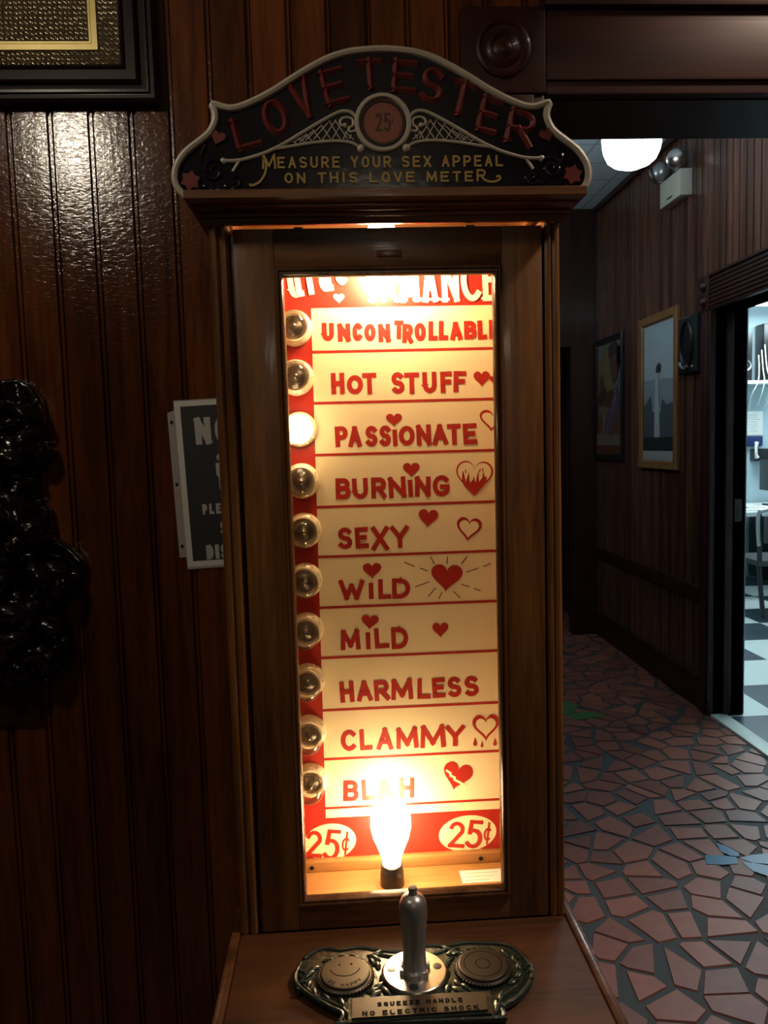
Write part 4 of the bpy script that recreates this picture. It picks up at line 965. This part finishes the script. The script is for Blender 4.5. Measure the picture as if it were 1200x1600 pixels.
mb = MB(); mb.lathe([(.085, 2.8995), (.085, 2.892), (.070, 2.890), (.068, 2.8992)], (1.25, .80, 0), 'Z', 32); mb.build('trim_ring', M_PAPER, cn)
ld = bpy.data.lights.new('can_light', 'SPOT'); ld.energy = CAN_WATTS; ld.spot_size = math.radians(105); ld.spot_blend = .5; ld.shadow_soft_size = .07; ld.color = (1, .80, .62)
lo = bpy.data.objects.new('can_light', ld); COL.objects.link(lo); lo.location = (1.25, .80, 2.87); lo.rotation_euler = (math.radians(14), 0, 0)

# emergency light on the corridor wall
M_BEIGE = plain('beige_plastic', (.46, .45, .38), .45)
em = thing('emergency_light', 'beige emergency light box with two round lamp heads, high on the corridor wall', 'emergency light', (1.905, 4.365, 2.795))
mb = MB(); mb.box(1.872, XR, 4.231, 4.500, 2.797, 2.938, .006); hs = lab(mb.build('housing', M_BEIGE, em), 'beige plastic housing')
mb = MB(); mb.box(1.8705, 1.8725, 4.335, 4.40, 2.818, 2.826); mb.build('indicator_slot', M_BLACK, hs)
def lamp_head(y, z, aim):
    bm = bmesh.new(); bmesh.ops.create_uvsphere(bm, u_segments=28, v_segments=16, radius=.056)
    for v in bm.verts: v.co = Vector((1.865+v.co.x*.9, y+v.co.y, z+v.co.z))
    mb = MB(); mb.bm(bm); mb.box(1.855, 1.885, y-.012, y+.012, 2.935, z-.045, .003)
    h = lab(mb.build('lamp_head', M_GREYMETAL, em, smooth=60), 'round silvery lamp head')
    d = Vector(aim).normalized(); c = Vector((1.865, y, z))+d*.040
    u = d.cross(Vector((0, 0, 1))).normalized(); w = d.cross(u)
    vs = []; fs = []
    for j, (r, o) in enumerate(((.044, 0), (.044, .012), (.030, .020), (0.002, .023))):
        vs += [c+d*o+(u*math.cos(2*PI*i/24)+w*math.sin(2*PI*i/24))*r for i in range(24)]
    for j in range(3): fs += [(j*24+i, j*24+(i+1) % 24, j*24+24+(i+1) % 24, j*24+24+i) for i in range(24)]
    fs.append(tuple(range(72, 96)))
    mb = MB(); mb.add(vs, fs); lab(mb.build('lens', M_STEEL, h, smooth=40), 'bright round lens')
lamp_head(4.262, 2.995, (-.55, -.80, -.2)); lamp_head(4.470, 2.995, (-.7, .6, -.3))

# ------------------------------------------------------------------ pictures on the corridor wall
def wall_picture(label, y0, y1, z0, z1, fm, fw, art, cat='picture', flabel=''):
    p = thing('framed_poster', label, cat, (XR, (y0+y1)/2, z0))
    fn = SIDE(XR-.001)
    mb = MB(); mb.frame(-y1, -y0, z0, z1, [(0, 0), (0, .018), (.006, .024), (fw*.5, .02), (fw*.8, .022), (fw, .012), (fw, .002)], fn)
    lab(mb.build('frame_moulding', fm, p), flabel)
    u0, u1, v0, v1 = -y1+fw-.002, -y0-fw+.002, z0+fw-.002, z1-fw+.002
    Q = lambda a, b: (u0+(u1-u0)*a, v1-(v1-v0)*b)
    for k, (nm, lb, shapes, m) in enumerate(art):
        mb = MB()
        for s in shapes: mb.poly([Q(min(max(a, 0), 1), min(max(c, 0), 1)) for a, c in s], fn, .006+.0012*k)
        o = mb.build(nm, m, p if k == 0 else base, smooth=0)
        if k == 0: base = o
        if lb: lab(o, lb)
    mb = MB(); mb.poly([(u0, v0), (u1, v0), (u1, v1), (u0, v1)], fn, .006+.0012*(len(art)+1)); lab(mb.build('picture_glass', M_GLASS, p), 'clear glass')
    return p
FULL = [(0, 0), (1, 0), (1, 1), (0, 1)]
C = lambda n, c: plain(n, c, .5)
art2 = [('print', None, [FULL], C('print_pale_blue', (.62, .70, .74))),
 ('sun_shape', 'yellow green oval', [ellipse(.36, .34, .36, .32)], C('print_yellow_green', (.60, .58, .18))),
 ('orange_shape', None, [[(0, .72), (.12, .60), (.22, .70), (.12, .84), (0, .86)]], C('print_orange_left', (.62, .16, .02))),
 ('orange_shape', None, [[(.72, .80), (.9, .62), (1, .58), (1, .88)]], C('print_orange', (.62, .16, .02))),
 ('shirt', 'violet striped shirt', [[(.62, .44), (.85, .40), (1, .52), (.62, .86), (.2, .85), (.45, .6)]], C('print_violet', (.34, .27, .44))),
 ('stripe', None, [[(.3+.08*k, .84-.075*k), (.36+.08*k, .84-.075*k), (.62+.06*k, .68-.055*k), (.58+.06*k, .66-.055*k)] for k in range(5)], C('print_pale_violet', (.62, .56, .66))),
 ('arm', 'brown arm and hands', [[(.1, .32), (.22, .26), (.3, .36), (.42, .44), (.6, .42), (.72, .46), (.55, .58), (.3, .56), (.05, .52)], [(.02, .48), (.3, .40), (.42, .46), (.1, .58)]], C('print_brown', (.26, .10, .055))),
 ('face', 'brown face in profile', [[(.55, .12), (.84, .10), (.92, .24), (.82, .34), (.70, .38), (.62, .33), (.60, .26), (.54, .22)]], C('print_face_brown', (.34, .16, .10))),
 ('hat', 'dark hat', [[(.5, .14), (.52, .03), (.80, .0), (.95, .06), (.98, .22), (.88, .22), (.82, .12)]], C('print_dark', (.03, .03, .04))),
 ('caption_band', None, [[(0, .80), (.25, .83), (1, .83), (1, .92), (0, .92)]], C('print_cream', (.66, .60, .46))),
 ('lower_band', None, [[(0, .92), (1, .92), (1, 1), (0, 1)]], C('print_red_brown', (.40, .11, .04)))]
wall_picture('black framed poster of a person in a dark hat and a violet striped shirt', 5.235, 5.80, 1.345, 2.22, M_BLACK, .045, art2, flabel='narrow black frame')
art1 = [('print', None, [FULL], C('print_grey_blue', (.50, .62, .66))),
 ('haze', None, [[(0, .40), (1, .42), (1, .62), (0, .62)]], C('print_grey', (.34, .42, .46))),
 ('dark_blocks', None, [[(0, .60), (.25, .52), (.3, .64), (.55, .66), (.62, .55), (.75, .60), (1, .58), (1, .88), (0, .86)]], C('print_slate', (.12, .15, .18))),
 ('column', 'pale column', [[(.36, .88), (.40, .36), (.50, .36), (.56, .88)]], C('print_pale_column', (.55, .64, .66))),
 ('statue', 'dark figure on the column', [[(.42, .36), (.44, .31), (.52, .29), (.58, .31), (.56, .36)]], C('print_figure', (.05, .06, .07))),
 ('foot_band', None, [[(0, .83), (1, .83), (1, .93), (0, .93)]], C('print_black_green', (.04, .06, .06))),
 ('caption_band', None, [[(0, .93), (1, .93), (1, 1), (0, 1)]], C('print_pale_grey', (.58, .62, .60)))]
M_OAKF = wood('honey_oak_frame', (.16, .075, .025), (.34, .17, .06), 'Z', .4, .3, 1, .1)
wall_picture('light oak framed poster of a pale column under a grey sky', 4.372, 4.938, 1.305, 2.24, M_OAKF, .055, art1, flabel='light oak frame')
dv = thing('wall_panel', 'black wall panel with a raised oval rim, between oak framed poster and office door', 'panel', (XR, 4.235, 1.845))
fn = SIDE(XR)
mb = MB(); mb.frame(-4.345, -4.118, 1.845, 2.155, [(0, 0), (0, .022), (.008, .028), (.03, .026)], fn); mb.poly([(-4.32, 1.87), (-4.143, 1.87), (-4.143, 2.13), (-4.32, 2.13)], fn, 0, .0262)
lab(mb.build('panel_body', plain('black_green_enamel', (.018, .024, .026), .3, coat=.5, bump=.4, bscale=30), dv), 'black enamelled panel')
mb = MB(); mb.tube([fn(u, v, .030) for u, v in ellipse(-4.232, 2.0, .072, .125, 40)], .009, 8, closed=True)
lab(mb.build('oval_rim', M_DARKMETAL, dv), 'dark raised oval rim')
mb = MB(); mb.poly(ellipse(-4.232, 2.0, .060, .110, 36), fn, .024, .0275); mb.build('inset', M_BLACK, dv)
mb = MB(); mb.tube([fn(u, v, .034) for u, v in smooth_path([(-4.30, 1.905), (-4.28, 1.885), (-4.24, 1.872), (-4.20, 1.885)])], .010, 8); lab(mb.build('silver_catch', M_GREYMETAL, dv), 'silvery catch at the bottom')

# ------------------------------------------------------------------ far end of the corridor
fd = thing('far_door', 'dark door standing at the far end of the corridor', 'door', (1.35, 6.74, 0))
mb = MB(); mb.box(.90, 1.82, 6.70, 6.745, 0, 2.12, .004); mb.build('door_leaf', M_TRIMV, fd)
mb = MB(); mb.lathe([(.012, 0), (.012, .03), (.026, .04), (.026, .06), (0, .066)], (1.02, 6.70, 1.0), 'Y', 20); mb.build('knob', M_BRONZE, fd)
ns = tag(MB().box(1.86, 1.94, 6.694, 6.699, 2.02, 2.16, .001).build('wall_card', plain('pale_green_card', (.34, .42, .34), .5)), 'small pale card near the top of the far dark wall', 'card')

# ------------------------------------------------------------------ office beyond the doorway
K = .548
ol = thing('office_light', 'long white ceiling light in the office', 'lamp', (4.1, 7.2, 2.85))
mb = MB(); mb.box(3.55, 4.8, 6.95, 7.55, 2.765, 2.847, .006); mb.build('light_housing', M_PAPER, ol)
mb = MB(); mb.box(3.58, 4.77, 6.98, 7.52, 2.745, 2.7655, .004); mb.build('diffuser', M_TUBE, ol)
ol2 = thing('office_light', 'added unseen ceiling light just inside the office door', 'lamp', (3.0, 4.6, 2.85), None)  # added lamp out of view, put in for its light
mb = MB(); mb.box(2.6, 3.4, 4.2, 5.0, 2.80, 2.847, .004); mb.build('light_housing', M_PAPER, ol2)
mb = MB(); mb.box(2.63, 3.37, 4.23, 4.97, 2.785, 2.8005, .003); mb.build('diffuser', M_TUBE, ol2)
dk = thing('desk', 'pale topped office desk against the far office wall', 'desk', (4.05, 7.55, 0))
M_DESK = plain('pale_desk_top', (.62, .66, .66), .4)
mb = MB(); mb.box(3.35, 5.1, 6.95, 7.95, .745, .785, .006); mb.build('desk_top', M_DESK, dk)
mb = MB(); mb.box(4.25, 4.75, 7.0, 7.9, .03, .745, .004); lab(mb.build('drawer_unit', M_DARKMETAL, dk), 'dark drawer unit')
for x, y in ((3.42, 7.02), (3.42, 7.85), (5.0, 7.85), (5.0, 7.02)): MB().box(x-.025, x+.025, y-.025, y+.025, 0, .745).build('leg', M_DARKMETAL, dk)
for k, (dx, a) in enumerate(((0, .1), (.17, -.2), (.05, .5))):
    ca, sa = math.cos(a), math.sin(a); cx, cy, cz = 3.88+dx, 7.2+.12*k, .786+.0065*k
    mb = MB(); mb.poly([(cx+p*ca-q*sa, cy+p*sa+q*ca) for p, q in ((-.14, -.1), (.14, -.1), (.14, .1), (-.14, .1))], TOP(cz), 0, .006)
    tag(mb.build('paper_stack', M_PAPER), ['white papers nearest the front edge of the office desk', 'white papers lying at the right on the office desk', 'white papers lying at the back on the office desk'][k], 'papers')
mo = thing('monitor', 'black monitor on the office desk, turned edge on', 'monitor', (4.28, 7.62, .785))
MB().box(4.30, 4.32, 7.3, 7.8, .93, 1.24, .006).build('screen', M_BLACK, mo); MB().box(4.315, 4.35, 7.52, 7.58, .79, 1.0).build('stand', M_BLACK, mo)
MB().box(4.25, 4.45, 7.44, 7.66, .785, .80, .004).build('stand_foot', M_BLACK, mo)
wr = tag(MB().box(4.30, 4.50, 7.90, 7.999, 1.22, 1.35, .01).build('wall_phone', M_BLACK), 'black telephone on the office wall above the desk', 'telephone')
hs2 = MB().tube([(4.315, 7.885, 1.42), (4.30, 7.875, 1.36), (4.305, 7.875, 1.29), (4.32, 7.885, 1.26)], [.022, .014, .014, .022], 10).build('handset', M_PAPER, wr)
lab(hs2, 'white handset')
pp = tag(MB().box(4.24, 4.43, 7.985, 7.999, 1.49, 1.74, .001).build('wall_notice', M_PAPER), 'white printed sheet on the office wall', 'notice')
mb = MB()
for k in range(8): mb.box(4.27, 4.27+.14*random.uniform(.5, 1), 7.9835, 7.985, 1.70-.024*k, 1.705-.024*k)
mb.build('print_line', plain('grey_print', (.35, .38, .4), .6), pp, smooth=0)
tag(MB().box(4.24, 4.42, 7.96, 7.999, 1.38, 1.475, .003).build('blue_binder', plain('navy_binder', (.012, .02, .10), .4)), 'navy blue binder below the white sheet on the office wall', 'binder')
sb = tag(MB().box(4.14, 4.5, 7.75, 7.999, 2.01, 2.045, .003).build('wall_shelf', M_DESK), 'pale shelf on the office wall', 'shelf')
spk = thing('speaker', 'tall black speaker on the office wall left of the cables', 'speaker', (4.18, 7.9, 2.05))
MB().box(4.08, 4.212, 7.80, 7.97, 2.046, 2.53, .01).build('speaker_box', M_BLACK, spk)
mb = MB(); mb.lathe([(.055, 0), (.05, .006), (.03, -.002), (0, .004)], (4.15, 7.80, 2.2), 'Y', 24); lab(mb.build('speaker_cone', M_GREYMETAL, spk), 'silvery speaker cone')
mb = MB(); mb.box(4.33, 4.48, 7.80, 7.97, 2.046, 2.62, .01); tag(mb.build('speaker', M_BLACK), 'tall black speaker on the office shelf right of the cables', 'speaker')
rc = random.Random(4)
CABL = ['white cable curving down the office wall to the left', 'white cable hanging straight down the office wall', 'white cable drooping to the right on the office wall']
for k in range(3):
    pts = [(4.27+.02*k, 7.79-.02*k, 2.30+.05*k), (4.26+.03*k, 7.76-.02*k, 2.16), (4.24+.055*k, 7.74-.02*k, 2.03), (4.20+.09*k, 7.78-.02*k, 1.90), (4.24+.07*k, 7.9-.02*k, 1.78)]
    tag(MB().tube(smooth_path(pts), .006, 7).build('cable', M_PAPER), CABL[k], 'cable', 'white cables on the office wall')
# office chair frame
oc = thing('chair', 'dark framed chair with a silvery back rail beside the desk', 'chair', (3.62, 6.33, 0))
cy_, cx_ = 6.12, 3.41
for sx_ in (0, .42):
    mb = MB(); mb.tube([(cx_+sx_, cy_-.02, 0), (cx_+sx_-.01, cy_+.04, .42), (cx_+sx_-.015, cy_+.02, .46), (cx_+sx_-.06, cy_-.05, .86)], .020, 8); lab(mb.build('back_leg', M_BLACK, oc), 'dark back leg')
    mb = MB(); mb.tube([(cx_+sx_, cy_+.46, 0), (cx_+sx_, cy_+.42, .44)], .018, 8); mb.build('front_leg', M_BLACK, oc)
MB().box(cx_-.03, cx_+.45, cy_, cy_+.46, .42, .47, .012).build('seat', plain('dark_seat_cloth', (.03, .03, .035), .7), oc)
mb = MB(); mb.tube(smooth_path([(cx_-.05, cy_-.03, .60), (cx_-.075, cy_-.06, .84), (cx_-.03, cy_-.07, .89), (cx_+.18, cy_-.09, .90), (cx_+.34, cy_-.07, .89), (cx_+.375, cy_-.06, .84), (cx_+.37, cy_-.03, .60)]), .016, 8); lab(mb.build('back_rail', M_GREYMETAL, oc), 'silvery bent back rail')
MB().box(cx_-.03, cx_+.36, cy_-.07, cy_-.05, .62, .84, .01).build('backrest', plain('dark_back_cloth', (.035, .035, .04), .7), oc)

# ------------------------------------------------------------------ clean up helper properties
for o in bpy.data.objects:
    if 'org' in o.keys(): del o['org']
